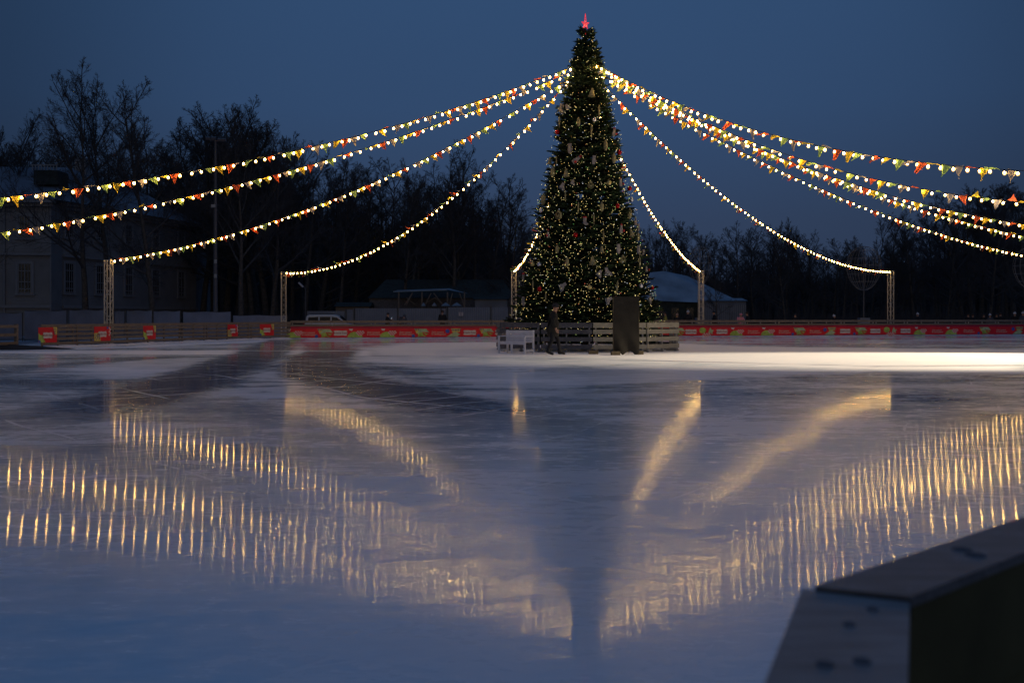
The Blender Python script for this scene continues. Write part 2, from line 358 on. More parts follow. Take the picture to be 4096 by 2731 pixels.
# snow berm heaped along the foot of the left and far barrier
def berm():
    rr=random.Random(8); b=MB(); P=[Vector((x,y,0)) for x,y in FENCE_L+[FAR_END]]
    rows=[]
    for a,c in zip(P[:-1],P[1:]):
        n=int((c-a).length/.22); t=(c-a).normalized(); nr=Vector((t.y,-t.x,0))
        left=a.x<-14
        for i in range(n):
            p=a+(c-a)*i/n; hgt=(.04+.07*rr.random()) if left else (.015+.03*rr.random()); wd=(.35+.3*rr.random()) if left else (.12+.12*rr.random())
            rows.append([p-nr*.35+Vector((0,0,hgt*.5+.02)),p+nr*.0+Vector((0,0,hgt)),p+nr*wd*.5+Vector((0,0,hgt*.8*rr.uniform(.6,1.2))),p+nr*wd+Vector((0,0,-.004))])
    for r in rows:
        for q in r:b.v.append(tuple(q))
    for i in range(len(rows)-1):
        for k in range(3): b.f.append((4*i+k,4*i+k+1,4*i+5+k,4*i+4+k)); b.m.append(0)
    struct(b.build('snow_bank',snowm,smooth=True))
berm()
# ---------------------------------------------------------------- barriers
def barrier(p0,p1,rails,h,label,group=None,zb=.0,mt=wood,posts=3,railh=.12,depth=.035,cap=True,postm=None,category='barrier',name='barrier_section'):
    p0=Vector((p0[0],p0[1],0)); p1=Vector((p1[0],p1[1],0)); d=p1-p0; L=d.length; a=math.atan2(d.y,d.x)
    t=thing(name,label,category,tuple((p0+p1)/2),a,group)
    top=h
    b=MB(); b.box((0,-.06,top-railh/2-.03),(L-.02,depth,railh)); b.build('rail',mt,t)
    b=MB(); b.box((0,0,top-.015),(L-.02,.16,.028)); b.build('cap_rail',mt,t)
    for z in rails:
        b=MB(); b.box((0,-.06,z),(L-.02,depth,railh)); b.build('rail',mt,t)
    for k in range(posts):
        x=-L/2+.12+(L-.24)*k/(posts-1) if posts>1 else 0
        b=MB(); b.box((x,.0,(top-.03)/2+zb),(.05,.075,top-.03-2*0)); b.box((x,.18,.04),(.05,.5,.05)); b.build('post',postm or mt,t)
    return t
ng=0
def divide(a,b,step):
    a=Vector(a);b=Vector(b);n=max(1,round((b-a).length/step)); return [(a+(b-a)*i/n,a+(b-a)*(i+1)/n) for i in range(n)]
for (a,b) in zip(FENCE_L[1:-1],FENCE_L[2:]):
    for p,q in divide(a,b,2.3):
        barrier(p,q,[.78,.58,.38,.18],1.02,'dark grey slatted timber barrier section on the left curve of the rink','left barrier sections')
far=[(Vector(FENCE_L[-1]),Vector(FAR_END))]
for p,q in divide(FENCE_L[-1],FAR_END,2.5):
    barrier(p,q,[.80,.60,.36],1.1,'dark timber barrier section carrying the long red banner across the far side','far barrier sections',postm=pinm,posts=3)
# left end of the barrier: open gate with sloping brace
t=thing('barrier_gate','open timber gate frame at the left end of the rink barrier','gate',(-20.9,41.3,0),R(80))
for x in(-.9,.5):
    b=MB(); b.box((x,0,.52),(.12,.12,1.04)); b.build('post',wood,t)
for z in(.95,.6,.25):
    b=MB(); b.box((-.2,-.08,z),(1.3,.03,.12)); b.build('rail',wood,t)
b=MB(); b.tube((-1.6,-.2,.75),(-.8,-.2,.02),.03,n=4); b.build('brace',wood,t)
t=barrier((-24.5,43.6),(-21.9,42.4),[.78,.5,.25],1.05,'dark timber barrier section left of the open gate',mt=wooddark)
b=MB(); rr=random.Random(3)
pts=[(-23.2,40.9),(-22.3,40.3),(-20.2,40.4),(-18.4,41.3),(-18.2,41.7),(-20.0,41.5),(-20.9,42.0),(-22.4,41.8)]
c0=Vector((-21.1,41.2,.24))
for i in range(len(pts)):
    a,c=pts[i],pts[(i+1)%len(pts)]; b.poly([(a[0],a[1],.01),(c[0],c[1],.01),tuple(c0)])
tag(b.build('tarpaulin',coatb),'crumpled black tarpaulin lying on the snow by the gate','tarpaulin')
# ---------------------------------------------------------------- lettering
def text_mesh(body,size,align='CENTER'):
    c=bpy.data.curves.new('lettering','FONT'); c.body=body; c.size=size; c.align_x=align; c.align_y='CENTER'; c.space_line=.85; c.offset=size*.018
    o=bpy.data.objects.new('lettering',c); COL.objects.link(o); bpy.context.view_layer.update()
    me=bpy.data.meshes.new_from_object(o.evaluated_get(bpy.context.evaluated_depsgraph_get())); bpy.data.objects.remove(o); me.name='lettering'; return me
TXT_BRAND=text_mesh('Альфа Банк',.15); TXT_SLOG=text_mesh('Для умных\n   и свободных',.145)
TXT_BRAND.materials.append(darktxt); TXT_SLOG.materials.append(creamtxt)
def burst(b,o,ux,uz,w,h,th=.006):
    n=22;pts=[]
    for i in range(n):
        a=2*math.pi*i/n; s=1 if i%2==0 else .84
        cx=math.copysign(abs(math.cos(a))**.45,math.cos(a)); cz=math.copysign(abs(math.sin(a))**.45,math.sin(a))
        cor=1+.22*(abs(cx*cz)); pts.append((w/2*cx*s*(.9+.1*cor),h/2*cz*s*(.78+.3*abs(cx)**3)))
    b.prism(pts,o,ux,uz,th)
def checker(b,o,ux,uz,r,th=.006,cols=(0,1),half=False):
    n=6; 
    for i in range(-n//2,n//2+1):
        for j in range(-n//2,n//2+1):
            s=2*r/(n+1); x,z=i*s,j*s
            if math.hypot(x,z)>r*.95 or (half and z>.25*r):continue
            b.cur=cols[(i+j)%2]
            b.prism([(x-s/2+.12*z,z-s/2),(x+s/2+.12*z,z-s/2),(x+s/2+.12*z,z+s/2),(x-s/2+.12*z,z+s/2)],o,ux,uz,th)
    b.cur=0
def disc(b,o,ux,uz,r,th=.006,half=False,sx=1,sz=1,rot=0):
    n=18; pts=[]
    for i in range(n):
        a=math.pi*i/(n-1) if half else 2*math.pi*i/n
        x=r*math.cos(a)*sx; z=r*math.sin(a)*sz; pts.append((x*math.cos(rot)-z*math.sin(rot),x*math.sin(rot)+z*math.cos(rot)))
    b.prism(pts,o,ux,uz,th)
# ---------------------------------------------------------------- long red banner on the far barrier
A=Vector((*FENCE_L[-1],0)); B=Vector((*FAR_END,0)); U=(B-A).normalized(); NRM=Vector((U.y,-U.x,0))
banner=thing('advertising_banner','long red advertising banner with white slogans and green shapes along the far barrier','banner',(0,0,0))
OFF=A+NRM*.10
L=(B-A).length; Z=Vector((0,0,1))
b=MB(); nseg=int(L/1.0); rr=random.Random(2)
pr=[]
for i in range(nseg+1):
    p=OFF+U*(L*i/nseg)+NRM*rr.uniform(-.008,.008); pr.append(p)
for p,q in zip(pr[:-1],pr[1:]): b.quad(p+Z*.06,q+Z*.06,q+Z*.60,p+Z*.60)
b.build('sheet',red,banner)
b=MB()
for p,q in zip(pr[:-1],pr[1:]): b.quad(p+Z*.602-NRM*.002,q+Z*.602-NRM*.002,q+Z*.74-NRM*.05,p+Z*.74-NRM*.05)
b.build('folded_edge',redtop,banner)
def banner_at(px):      # point of the banner seen in photo column px
    k=(px-2048)/F; s=(k*OFF.y-OFF.x)/(U.x-k*U.y); return OFF+U*s+NRM*.014+Z*.33
BM=Matrix((( U.x,0,-U.y*-1),(U.y,0,-U.x),(0,1,0)))   # columns: text x -> U, text y -> Z, text z -> outwards
BM=Matrix(((U.x,0,NRM.x),(U.y,0,NRM.y),(0,1,0)))
def letter(me,p,parent):
    o=link('lettering',me,parent); M=BM.to_4x4(); M.translation=p; o.matrix_local=M; return o
MOT=[]
z1=lambda x:1000+x/2.138
z3=lambda x:1950+x/2.138
z4=lambda x:2996+x/2.138
for x,k in((385,'G'),(500,'S'),(640,'F'),(775,'B'),(915,'G'),(1055,'S'),(1190,'G'),(1330,'S'),(1465,'F'),(1605,'S'),(1745,'L'),(1880,'B'),(2020,'F'),(2150,'B')): MOT.append((z1(x),k))
for x,k in((1630,'F'),(1740,'B'),(1870,'R'),(2005,'B'),(2140,'G'),(2270,'S')): MOT.append((z3(x),k))
for x,k in((168,'G'),(298,'S'),(430,'F'),(562,'S'),(695,'L'),(822,'B'),(955,'F'),(1080,'B'),(1205,'R'),(1338,'B'),(1470,'G'),(1605,'S'),(1740,'G'),(1875,'S'),(2015,'F'),(2155,'S'),(2300,'L'),(2440,'B')): MOT.append((z4(x),k))
e1=NRM*.002
def PM(b,n): b.build(n,[white,red,green,yellowp,palegreen,navyp,bluep],banner)
for px,k in MOT:
    p=banner_at(px)
    if k=='B':
        b=MB(); burst(b,p,U,Z,.86,.40); o=b.build('emblem_patch',white,banner); letter(TXT_BRAND,p+NRM*.008,banner)
    elif k=='S': letter(TXT_SLOG,p+NRM*.0-Z*.03,banner)
    else:
        b=MB(); Q=p
        if k=='G':
            b.cur=2; disc(b,Q-U*.12-Z*.27,U,Z,.46,half=True,sz=.75); PM(b,'printed_leaf'); b=MB()
            checker(b,Q+U*.2+Z*.1+e1*3,U,Z,.26,half=True)
            PM(b,'printed_ball'); b=MB(); b.cur=0; b.prism([(-.5,.26),(-.24,.26),(-.3,.13),(-.44,.16)],Q,U,Z,.006)
        elif k=='F':
            b.cur=3; b.prism([(-.45,.26),(-.1,.26),(.0,.05),(-.3,-.05)],Q,U,Z,.006); b.cur=5
            for q in range(4): b.prism([(-.42+q*.1,.25),(-.38+q*.1,.12),(-.34+q*.1,.25)],Q+e1*3,U,Z,.006)
            b.cur=4; b.prism([(-.1,.24),(.3,.25),(.5,.02),(.1,.05),(-.3,-.06)],Q+e1*4,U,Z,.006)
            b.cur=2; disc(b,Q-U*.05-Z*.1+e1*6,U,Z,.17,sz=.8); b.prism([(-.25,-.27),(-.1,-.12),(.1,-.12),(.35,-.26),(.05,-.2)],Q+e1*6,U,Z,.006); b.prism([(.1,.0),(.45,-.06),(.3,-.14)],Q+e1*8,U,Z,.006)
            PM(b,'printed_motif'); b=MB(); b.cur=6; disc(b,Q-U*.5-Z*.19,U,Z,.1)
        elif k=='L':
            b.cur=6; disc(b,Q-U*.42+Z*.1,U,Z,.13); PM(b,'printed_ball'); b=MB()
            b.cur=3; b.prism([(-.2,.26),(.42,.26),(.36,.05),(-.1,-.0)],Q,U,Z,.006); b.cur=5
            for q in range(6): b.prism([(-.16+q*.1,.22),(-.12+q*.1,.06),(-.08+q*.1,.22)],Q+e1*3,U,Z,.006)
            b.cur=4; b.prism([(-.48,-.26),(-.2,-.08),(.1,.06),(.4,-.1),(.2,-.2),(.36,-.27)],Q+e1*4,U,Z,.006)
        else:
            b.cur=2; disc(b,Q-U*.26+Z*.08,U,Z,.24,sz=.8); PM(b,'printed_leaf'); b=MB(); b.cur=4
            b.prism([(.2,.1),(.3,.28),(.38,.12),(.55,.1),(.44,-.04),(.46,-.2),(.3,-.08),(.14,-.14)],Q+e1,U,Z,.006)
            checker(b,Q+U*.04-Z*.14+e1*4,U,Z,.3,cols=(0,1),half=True)
        PM(b,'printed_motif' if k!='F' else 'printed_ball')
# square posters on the left barrier
def left_at(px):
    for (ax,ay),(bx,by) in zip(FENCE_L[:-1],FENCE_L[1:]):
        k=(px-2048)/F; dx,dy=bx-ax,by-ay; s=(k*ay-ax)/(dx-k*dy)
        if -.02<=s<=1.02: return Vector((ax+dx*s,ay+dy*s,0)),Vector((dx,dy,0)).normalized()
    raise ValueError(px)
LEFTP=[(185,'red poster nearest the gate, green leaf at lower left, yellow zigzag upper right',0),
 (404,'red poster beside the truss tower, with yellow zigzag at lower left and blue dot',1),
 (592,'red poster third from the gate, right of the truss tower',0),
 (926,'red poster with blue dot and zigzag, fourth from the gate',1),
 (1064,'red poster farthest from the gate, last before the long banner',0)]
for px,lb,kind in LEFTP:
    p,u=left_at(px); n=Vector((u.y,-u.x,0)); t=thing('poster',lb,'poster',tuple(p+n*.085+Z*.56),math.atan2(u.y,u.x),'square red posters on the left barrier')
    b=MB(); b.box((0,0,0),(.98,.012,.66)); b.build('board',red,t)
    ux=Vector((1,0,0)); oo=Vector((0,-.012,0)); e=Vector((0,-.003,0))
    b=MB(); burst(b,oo-Z*.02,ux,Z,.52,.34); b.build('emblem_patch',white,t)
    o=link('lettering',TXT_BRAND,t); o.matrix_local=Matrix(((.75,0,0,0),(0,0,-1,-.021),(0,.75,0,-.02),(0,0,0,1)))
    b=MB(); b.cur=0
    if kind==0:
        b.prism([(-.49,.08),(-.36,-.02),(-.25,.02),(-.22,-.2),(-.12,-.3),(-.3,-.33),(-.49,-.33)],oo,ux,Z,.006); b.cur=2; b.prism([(-.49,-.2),(-.4,-.24),(-.38,-.33),(-.49,-.33)],oo+e,ux,Z,.006)
        b.cur=1; b.prism([(.28,.33),(.49,.33),(.49,.05),(.4,-.02)],oo,ux,Z,.006); b.cur=3
        for q in range(3): b.prism([(.31,.3-q*.1),(.38,.24-q*.1),(.44,.3-q*.1),(.44,.27-q*.1),(.38,.21-q*.1),(.31,.27-q*.1)],oo+e,ux,Z,.006)
    else:
        b.cur=1; b.prism([(-.49,.03),(-.16,.05),(-.12,-.33),(-.49,-.33)],oo,ux,Z,.006); b.cur=3
        for q in range(3): b.prism([(-.46+.1*q,.0),(-.4+.1*q,-.08),(-.44+.1*q,-.16),(-.38+.1*q,-.28),(-.34+.1*q,-.28),(-.4+.1*q,-.16),(-.36+.1*q,-.08),(-.42+.1*q,.0)],oo+e,ux,Z,.006)
        b.cur=2; disc(b,oo+Vector((.3,0,.27)),ux,Z,.055); b.cur=4
        for i in range(5):
            for j in range(2):
                if (i+j)%2: continue
                b.prism([(.38+j*.055,.3-i*.08),(.435+j*.055,.3-i*.08),(.435+j*.055,.22-i*.08),(.38+j*.055,.22-i*.08)],oo,ux,Z,.006)
    b.build('printed_motif',[green,yellowp,bluep,navyp,white],t)
# ---------------------------------------------------------------- foreground barrier (corner of two capped sections)
t=thing('foreground_barrier','blurred dark timber barrier corner close to the camera at lower right','barrier',(0,0,0))
zt=1.1
def plank(pts,z,th,name,m,par):
    b=MB(); n=len(pts)
    b.poly([(x,y,z) for x,y in pts]); b.poly([(x,y,z-th) for x,y in reversed(pts)])
    for i in range(n):
        a,c=pts[i],pts[(i+1)%n]; b.quad((a[0],a[1],z-th),(c[0],c[1],z-th),(c[0],c[1],z),(a[0],a[1],z))
    o=b.build(name,m,par); md=o.modifiers.new('b','BEVEL'); md.width=.003; md.segments=2; return o
dA=Vector((.748,.664)); 
c1=[(.337,1.107),(.427,1.065),(.427+dA.x*6,1.065+dA.y*6),(.337+dA.x*6,1.107+dA.y*6)]
plank(c1,zt,.012,'cap_rail',capwood,t)
c2=[(.3253,1.116),(.2102,.8295),(.137,.65),(.057,.45),(.18,.43),(.2575,.648),(.3295,.8295),(.4319,1.0803)]
plank(c2,zt-.006,.026,'cap_rail',capwood2,t)
b=MB(); b.poly([(.3375,1.1062,zt-.003),(.427,1.0645,zt-.003),(.427,1.0645,zt-.025),(.3375,1.1062,zt-.025)]); b.build('end_shade',cable,t)  # black strip painting the shade in the gap below the cap end
# boards under cap 1, outer side
nA=Vector((.664,-.748))
def side(s0,s1,z0,z1,off,name,m):
    o0=Vector((.427,1.065))+nA*off
    a=o0+dA*s0; c=o0+dA*s1; i=-nA*.02
    b=MB(); P=[a,c,c+i,a+i]
    b.v+=[(q.x,q.y,z) for z in(z0,z1) for q in P]; b.f+=[(0,1,5,4),(1,2,6,5),(2,3,7,6),(3,0,4,7),(4,5,6,7),(3,2,1,0)]; b.m+=[0]*6
    b.build(name,m,t)
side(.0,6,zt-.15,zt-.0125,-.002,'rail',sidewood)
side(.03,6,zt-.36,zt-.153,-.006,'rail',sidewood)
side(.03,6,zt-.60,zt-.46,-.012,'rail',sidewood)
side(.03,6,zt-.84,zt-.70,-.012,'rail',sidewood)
for s in(.02,1.6,3.2,4.8):
    q=Vector((.427,1.065))+dA*s-nA*.055
    b=MB(); b.box((q.x,q.y,(zt-.03)/2),(.06,.06,zt-.03),rotz(math.atan2(dA.y,dA.x))); b.build('post',wooddark,t)
b=MB(); q0=Vector((.427,1.065))+nA*.12; 
b.poly([(*(q0-dA*.9),.034),(*(q0-dA*.9+nA*3),.034),(*(q0+dA*6+nA*3),.034),(*(q0+dA*6),.034)]); struct(b.build('path',cable))  # made-up dark sheet, added to darken the ground outside the near barrier
# rails below cap 2
dB=(Vector((.209,.83))-Vector((.329,1.12))).normalized()
for z in(.98,.74,.5,.26):
    a=Vector((.405,1.06)); c=a+dB*.72; mdl=(a+c)/2
    b=MB(); b.box((mdl.x,mdl.y,z),(.72,.02,.13),rotz(math.atan2(dB.y,dB.x))); b.build('rail',wooddark,t)
# knots / bolt heads
def bolt(px,py,z,r=.010):
    d=F*(EYE-z)/(py-HOR); x=(px-2048)*d/F
    b=MB(); b.lathe((x,d,z),[(r,.0),(r*.95,.0012),(r*.5,.003),(.0,.0032)],12); b.build('bolt_head',wooddark,t,True)
for px,py in((3300,2657),(3448,2644)): bolt(px,py,zt-.006,.0085)
for px,py in((3490,2436),(3397,2497)): bolt(px,py,zt-.006,.0065)
for px,py in((3848,2197),(3902,2220)): bolt(px,py,zt,.013)
# ---------------------------------------------------------------- truss towers and light strings
TX={}
def tower(x,y,h,label,rz=.2):
    t=thing('truss_tower',label,'truss tower',(x,y,.01),rz,'truss towers around the rink'); s=.145
    C4=[(-s,-s),(s,-s),(s,s),(-s,s)]
    for cx,cy in C4:
        b=MB(); b.tube((cx,cy,.02),(cx,cy,h),.024,n=6); b.build('chord',alu,t)
    b=MB(); n=int(h/.30); st=(h-.1)/n
    for q in range(4):
        (ax,ay),(bx,by)=C4[q],C4[(q+1)%4]
        for i in range(n):
            z0=.05+i*st
            if (i+q)%2: b.tube((ax,ay,z0),(bx,by,z0+st),.011,n=4,cap=False)
            else: b.tube((bx,by,z0),(ax,ay,z0+st),.011,n=4,cap=False)
        for z in(.05,1.05,h-1.0,h-.03):
            b.tube((ax,ay,z),(bx,by,z),.016,n=4,cap=False)
    b.build('lacing',alu,t)
    b=MB(); b.box((0,0,.015),(.6,.6,.03)); b.build('base_plate',alu,t)
    return Vector((x,y,h))
TW=[ # x,y,h, sag,z0, label of tower, label of string, spacing
 (-21.0,26,4.0,1.27,11.66,'truss tower on the left side closest to the camera','uppermost string of bulbs and pennants running from the spruce to the left edge',.365),
 (-21.0,35.5,4.0,.93,11.47,'truss tower just beyond the left edge of the rink view','second highest bulb string running from the spruce to the left edge',.365),
 (-19.45,48,4.08,1.22,11.3,'tall truss tower on the left in front of the pale house','third bulb string on the left, ending at the truss tower before the pale house',.365),
 (-14.2,61.9,4.1,2.2,11.6,'truss tower behind the left end of the long red banner','lowest bulb string on the left, ending at the tower above the long banner',.46),
 (.12,66.3,4.4,1.35,11.0,'truss tower at the left foot of the spruce, behind the far barrier','bulb string mostly hidden behind the spruce, dropping to the tower at its left',.47),
 (13.1,69.0,4.5,1.10,10.8,'truss tower right of the spruce in front of the frosted roof','steep short bulb string down the right side of the spruce',.58),
 (27.2,71.5,4.6,2.06,11.5,'truss tower at far right beside the wire egg frame','bulb string right of the spruce ending at the far right truss tower',.48),
 (37.2,62,4.5,1.72,11.54,'truss tower beyond the right edge, farthest of those along the right side','lowest bulb string leaving through the right edge of the photo',.46),
 (33.0,50,4.3,1.45,11.49,'truss tower beyond the right edge, second farthest along the right side','second lowest bulb string leaving through the right edge',.375),
 (28.0,41,4.75,1.87,11.65,'truss tower beyond the right edge, level with the spruce','middle bulb string of those leaving through the right edge',.375),
 (20.0,29,4.65,1.74,11.72,'truss tower beyond the right edge, second nearest the camera','second highest bulb string leaving through the right edge',.375),
 (18.0,17,4.4,2.05,11.74,'truss tower beyond the right edge, nearest the camera','highest bulb string with large pennants leaving through the right edge',.375)]
# prototypes
b=MB(); b.lathe((0,0,-.085),[(.001,-.048),(.018,-.042),(.032,-.024),(.036,-.004),(.031,.018),(.02,.038),(.016,.046)],10)
b.v=[(x*.84,y*.84,(z+.085)*.76-.085) for x,y,z in b.v]
b.cur=1; b.lathe((0,0,-.085),[(.018,.040),(.019,.088),(.001,.09)],8)
b.cur=2; b.lathe((0,0,-.092),[(.001,-.062),(.028,-.053),(.043,-.030),(.049,-.004),(.042,.024),(.028,.043),(.018,.051)],12)
BULB=bpy.data.meshes.new('bulb'); BULB.from_pydata(b.v,[],b.f); BULB.materials.append(bulbm); BULB.materials.append(socket); BULB.materials.append(shellm); BULB.polygons.foreach_set('material_index',b.m); BULB.polygons.foreach_set('use_smooth',[True]*len(BULB.polygons))
FLAGS=[]
rf=random.Random(5)
for c in range(4):
    vs=[]
    for v in range(7):
        n=6; vv=[];ff=[]
        a1=rf.uniform(-.5,.5); a2=rf.uniform(2,7); ph=rf.uniform(0,6); tipx=rf.uniform(-.09,.09); curl=rf.uniform(-.06,.08)
        for i in range(n+1):
            s=i/n; w=.14*(1-s)+.004
            for j in range(4):
                u=j/3*2-1; x=u*w+tipx*s*s; z=-.33*s; y=.035*math.sin(a2*s+ph+u*1.2)*s+curl*s*s+.02*math.sin(5*u+ph)
                vv.append((x,y,z))
        for i in range(n):
            for j in range(3): k=i*4+j; ff.append((k,k+1,k+5,k+4))
        me=bpy.data.meshes.new('pennant'); me.from_pydata(vv,[],ff); me.materials.append(flagm[c]); me.polygons.foreach_set('use_smooth',[True]*len(me.polygons)); vs.append(me)
    FLAGS.append(vs)
rs=random.Random(12)
for ti,(tx,ty,h,sag,z0,lt,ls,sp) in enumerate(TW):
    top=tower(tx,ty,h,lt,rz=rs.uniform(-.3,.5))
    dv=Vector((tx-TREE.x,ty-TREE.y,0)); r0=.55; P0=TREE+dv.normalized()*r0; Lh=dv.length-r0
    P1=Vector((tx,ty,h))-dv.normalized()*.15
    def pt(s):
        # s is the plan fraction from the spruce
        tt=s; z=(1-tt)*z0+tt*h-4*sag*tt*(1-tt); p=P0+(P1-P0)*tt; return Vector((p.x,p.y,z))
    st=thing('light_string',ls,'string lights',tuple(P0+Z*z0),0,'strings of bulbs and pennants strung from the spruce'); org=P0+Z*z0
    n=120; pts=[pt(i/n) for i in range(n+1)]
    b=MB(); b.path([p-org for p in pts],.011,4); b.build('cable',cable,st)
    # arclength
    ln=[0]
    for a,c in zip(pts[:-1],pts[1:]): ln.append(ln[-1]+(c-a).length)
    tot=ln[-1]
    def arc(s):
        import bisect
        i=min(max(bisect.bisect(ln,s)-1,0),n-1); f=(s-ln[i])/(ln[i+1]-ln[i]); return pts[i].lerp(pts[i+1],f),(pts[i+1]-pts[i]).normalized()
    k=0; s=.25; ci=rs.randrange(4)
    sign=rs.choice([-1,1])
    while s<tot-.15 and k<98:
        p,d=arc(s+rs.uniform(-.04,.04))
        o=link('bulb',BULB,st); o.location=p-org; o.rotation_euler=(rs.uniform(-.25,.25),rs.uniform(-.25,.25),0); o.scale=(1,1,rs.uniform(.92,1.1))
        s2=s+sp*.5
        if s2<tot-.2 and rs.random()<.94:
            p,d=arc(s2+rs.uniform(-.05,.05)); o=link('pennant',rs.choice(FLAGS[ci]),st); o.location=p-org
            tang=d; wd=Vector((-.75,.35,0))        # wind drives the cloth to one side
            blow=rs.choice([0,.1,.2,.35,.7,1.1,1.4]) if rs.random()<.8 else rs.uniform(1.3,2.1)
            side_=tang.cross(Z).normalized()
            if side_.dot(wd)<0: side_=-side_
            dn=(-Z*math.cos(blow)+side_*math.sin(blow)); dn=(dn-tang*dn.dot(tang)).normalized(); dn=(dn+tang*rs.uniform(-.35,.35)).normalized()
            xx=(tang-dn*tang.dot(dn)).normalized(); zz=-dn; yy=zz.cross(xx)
            M=Matrix((xx,yy,zz)).transposed().to_4x4(); M.translation=p-org; o.matrix_local=M
            ci=(ci+1)%4
        s+=sp*rs.uniform(.93,1.07); k+=1
# ---------------------------------------------------------------- the big spruce
PROF=[(1.0,3.08),(1.3,3.0),(2.7,2.64),(4.5,2.24),(6.3,1.87),(8.1,1.52),(9.9,1.16),(11.0,.95),(11.3,.72),(11.9,.78),(12.3,.62),(12.7,.42),(13.2,.36),(13.5,.12)]
def prof(z):
    if z<=PROF[0][0]: return PROF[0][1]
    for (a,ra),(c,rc) in zip(PROF[:-1],PROF[1:]):
        if a<=z<=c: return ra+(rc-ra)*(z-a)/(c-a)
    return .05
sp=thing('spruce_tree','tall cone shaped Christmas spruce covered in tiny lights in the middle of the rink','tree',tuple(TREE))
rt=random.Random(21)
b=MB(); b.path([(0,0,0),(.02,0,4),(0,.02,9),(0,0,13.2)],[.2,.16,.09,.03],8); b.build('trunk',bark,sp)
b=MB()
def shoot(p,d,l,r):
    d=d.normalized(); b.path([p,p+d*l*.55+Z*.01,p+d*l],[r*.75,r,r*.25],3)
z=.45
while z<13.35:
    r=prof(z) if z>1 else 2.9
    cnt=max(5,int(2*math.pi*r*(7.2 if z<11.1 else 7.0)))
    lay=2 if r>1 else 1
    for i in range(cnt):
        a=rt.uniform(0,2*math.pi); front=math.sin(a)<.35
        if not front and rt.random()<.6: continue
        rr_=r*rt.uniform(.72,1.04)*(1+.06*math.sin(a*3+z*1.7))
        if rt.random()<.04: rr_=r*1.12
        zz=z+rt.uniform(-.12,.12); o=Vector((math.cos(a),math.sin(a),0)); tg=Vector((-o.y,o.x,0))
        Lb=min(rr_*.75,rt.uniform(.45,.8)); p0=o*(rr_-Lb)+Z*(zz-.06); up=rt.uniform(-.15,.45)+(.3 if z>12 else 0)
        d=(o+Z*up+tg*rt.uniform(-.4,.4)).normalized(); p1=p0+d*Lb
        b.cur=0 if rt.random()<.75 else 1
        b.path([p0,p0+d*Lb*.5-Z*.02,p1],[.03,.026,.012],3)
        k=5 if front else 3
        for q in range(k):
            f=.3+.6*q/k+rt.uniform(-.05,.05); pp=p0+d*Lb*f
            for sg in(-1,1):
                dd=d*.75+tg*sg*rt.uniform(.5,.85)+Z*rt.uniform(-.3,.35); shoot(pp,dd,rt.uniform(.14,.3)*(1.15-f*.5),rt.uniform(.016,.026))
    z+=.17
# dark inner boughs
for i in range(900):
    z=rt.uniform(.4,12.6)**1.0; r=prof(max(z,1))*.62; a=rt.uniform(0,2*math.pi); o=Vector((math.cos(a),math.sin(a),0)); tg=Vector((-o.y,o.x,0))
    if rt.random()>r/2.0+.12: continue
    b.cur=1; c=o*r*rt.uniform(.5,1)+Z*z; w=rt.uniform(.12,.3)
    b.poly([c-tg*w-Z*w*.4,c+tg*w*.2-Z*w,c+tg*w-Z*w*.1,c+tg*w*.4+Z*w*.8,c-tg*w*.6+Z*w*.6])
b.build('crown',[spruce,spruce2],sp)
# fairy lights
fl=thing('fairy_lights','thousands of tiny warm and coloured fairy lights wound through the big spruce','fairy lights',tuple(TREE))
ico=[(0,0,1),(.9,0,-.3),(-.45,.8,-.3),(-.45,-.8,-.3)]
def led_pos(r_):
    while True:
        z=r_.uniform(.35,13.3)
        w=(.28+.72*min(1,(12.2-z)/7)) if z<12 else .3
        if r_.random()<w*prof(z)/3.1+.03: break
    a=r_.uniform(-math.pi,math.pi)
    while r_.random()>.3+.7*abs(math.sin(a)): a=r_.uniform(-math.pi,math.pi)
    rr2=prof(z)*r_.uniform(.82,1.07); return Vector((rr2*math.cos(a),rr2*math.sin(a),z))
rl=random.Random(31); wts=[58,20,6,2,4,7,4]
def ledmesh(b,p,r):
    n=len(b.v); b.v+=[(p.x,p.y,p.z+r),(p.x+r,p.y,p.z),(p.x,p.y+r,p.z),(p.x-r,p.y,p.z),(p.x,p.y-r,p.z),(p.x,p.y,p.z-r)]
    for q in((0,1,2),(0,2,3),(0,3,4),(0,4,1),(5,2,1),(5,3,2),(5,4,3),(5,1,4)): b.f.append(tuple(n+i for i in q)); b.m.append(b.cur)
b=MB()
for i in range(4700):
    b.cur=rl.choices(range(7),wts)[0]; ledmesh(b,led_pos(rl),rl.choice([.0045,.0055,.007,.009]))
o=b.build('led_lamps',ledm,fl); o['kind']='stuff'
one=[]
for c in range(7):
    b=MB(); ledmesh(b,Vector((0,0,0)),.012); me=bpy.data.meshes.new('led_lamp'); me.from_pydata(b.v,[],b.f); me.materials.append(ledm[c]); one.append(me)
k=0
while k<98:
    p=led_pos(rl)
    if p.y>-.3: continue
    o=link('led_lamp',rl.choices(one,wts)[0],fl); o.location=p; k+=1
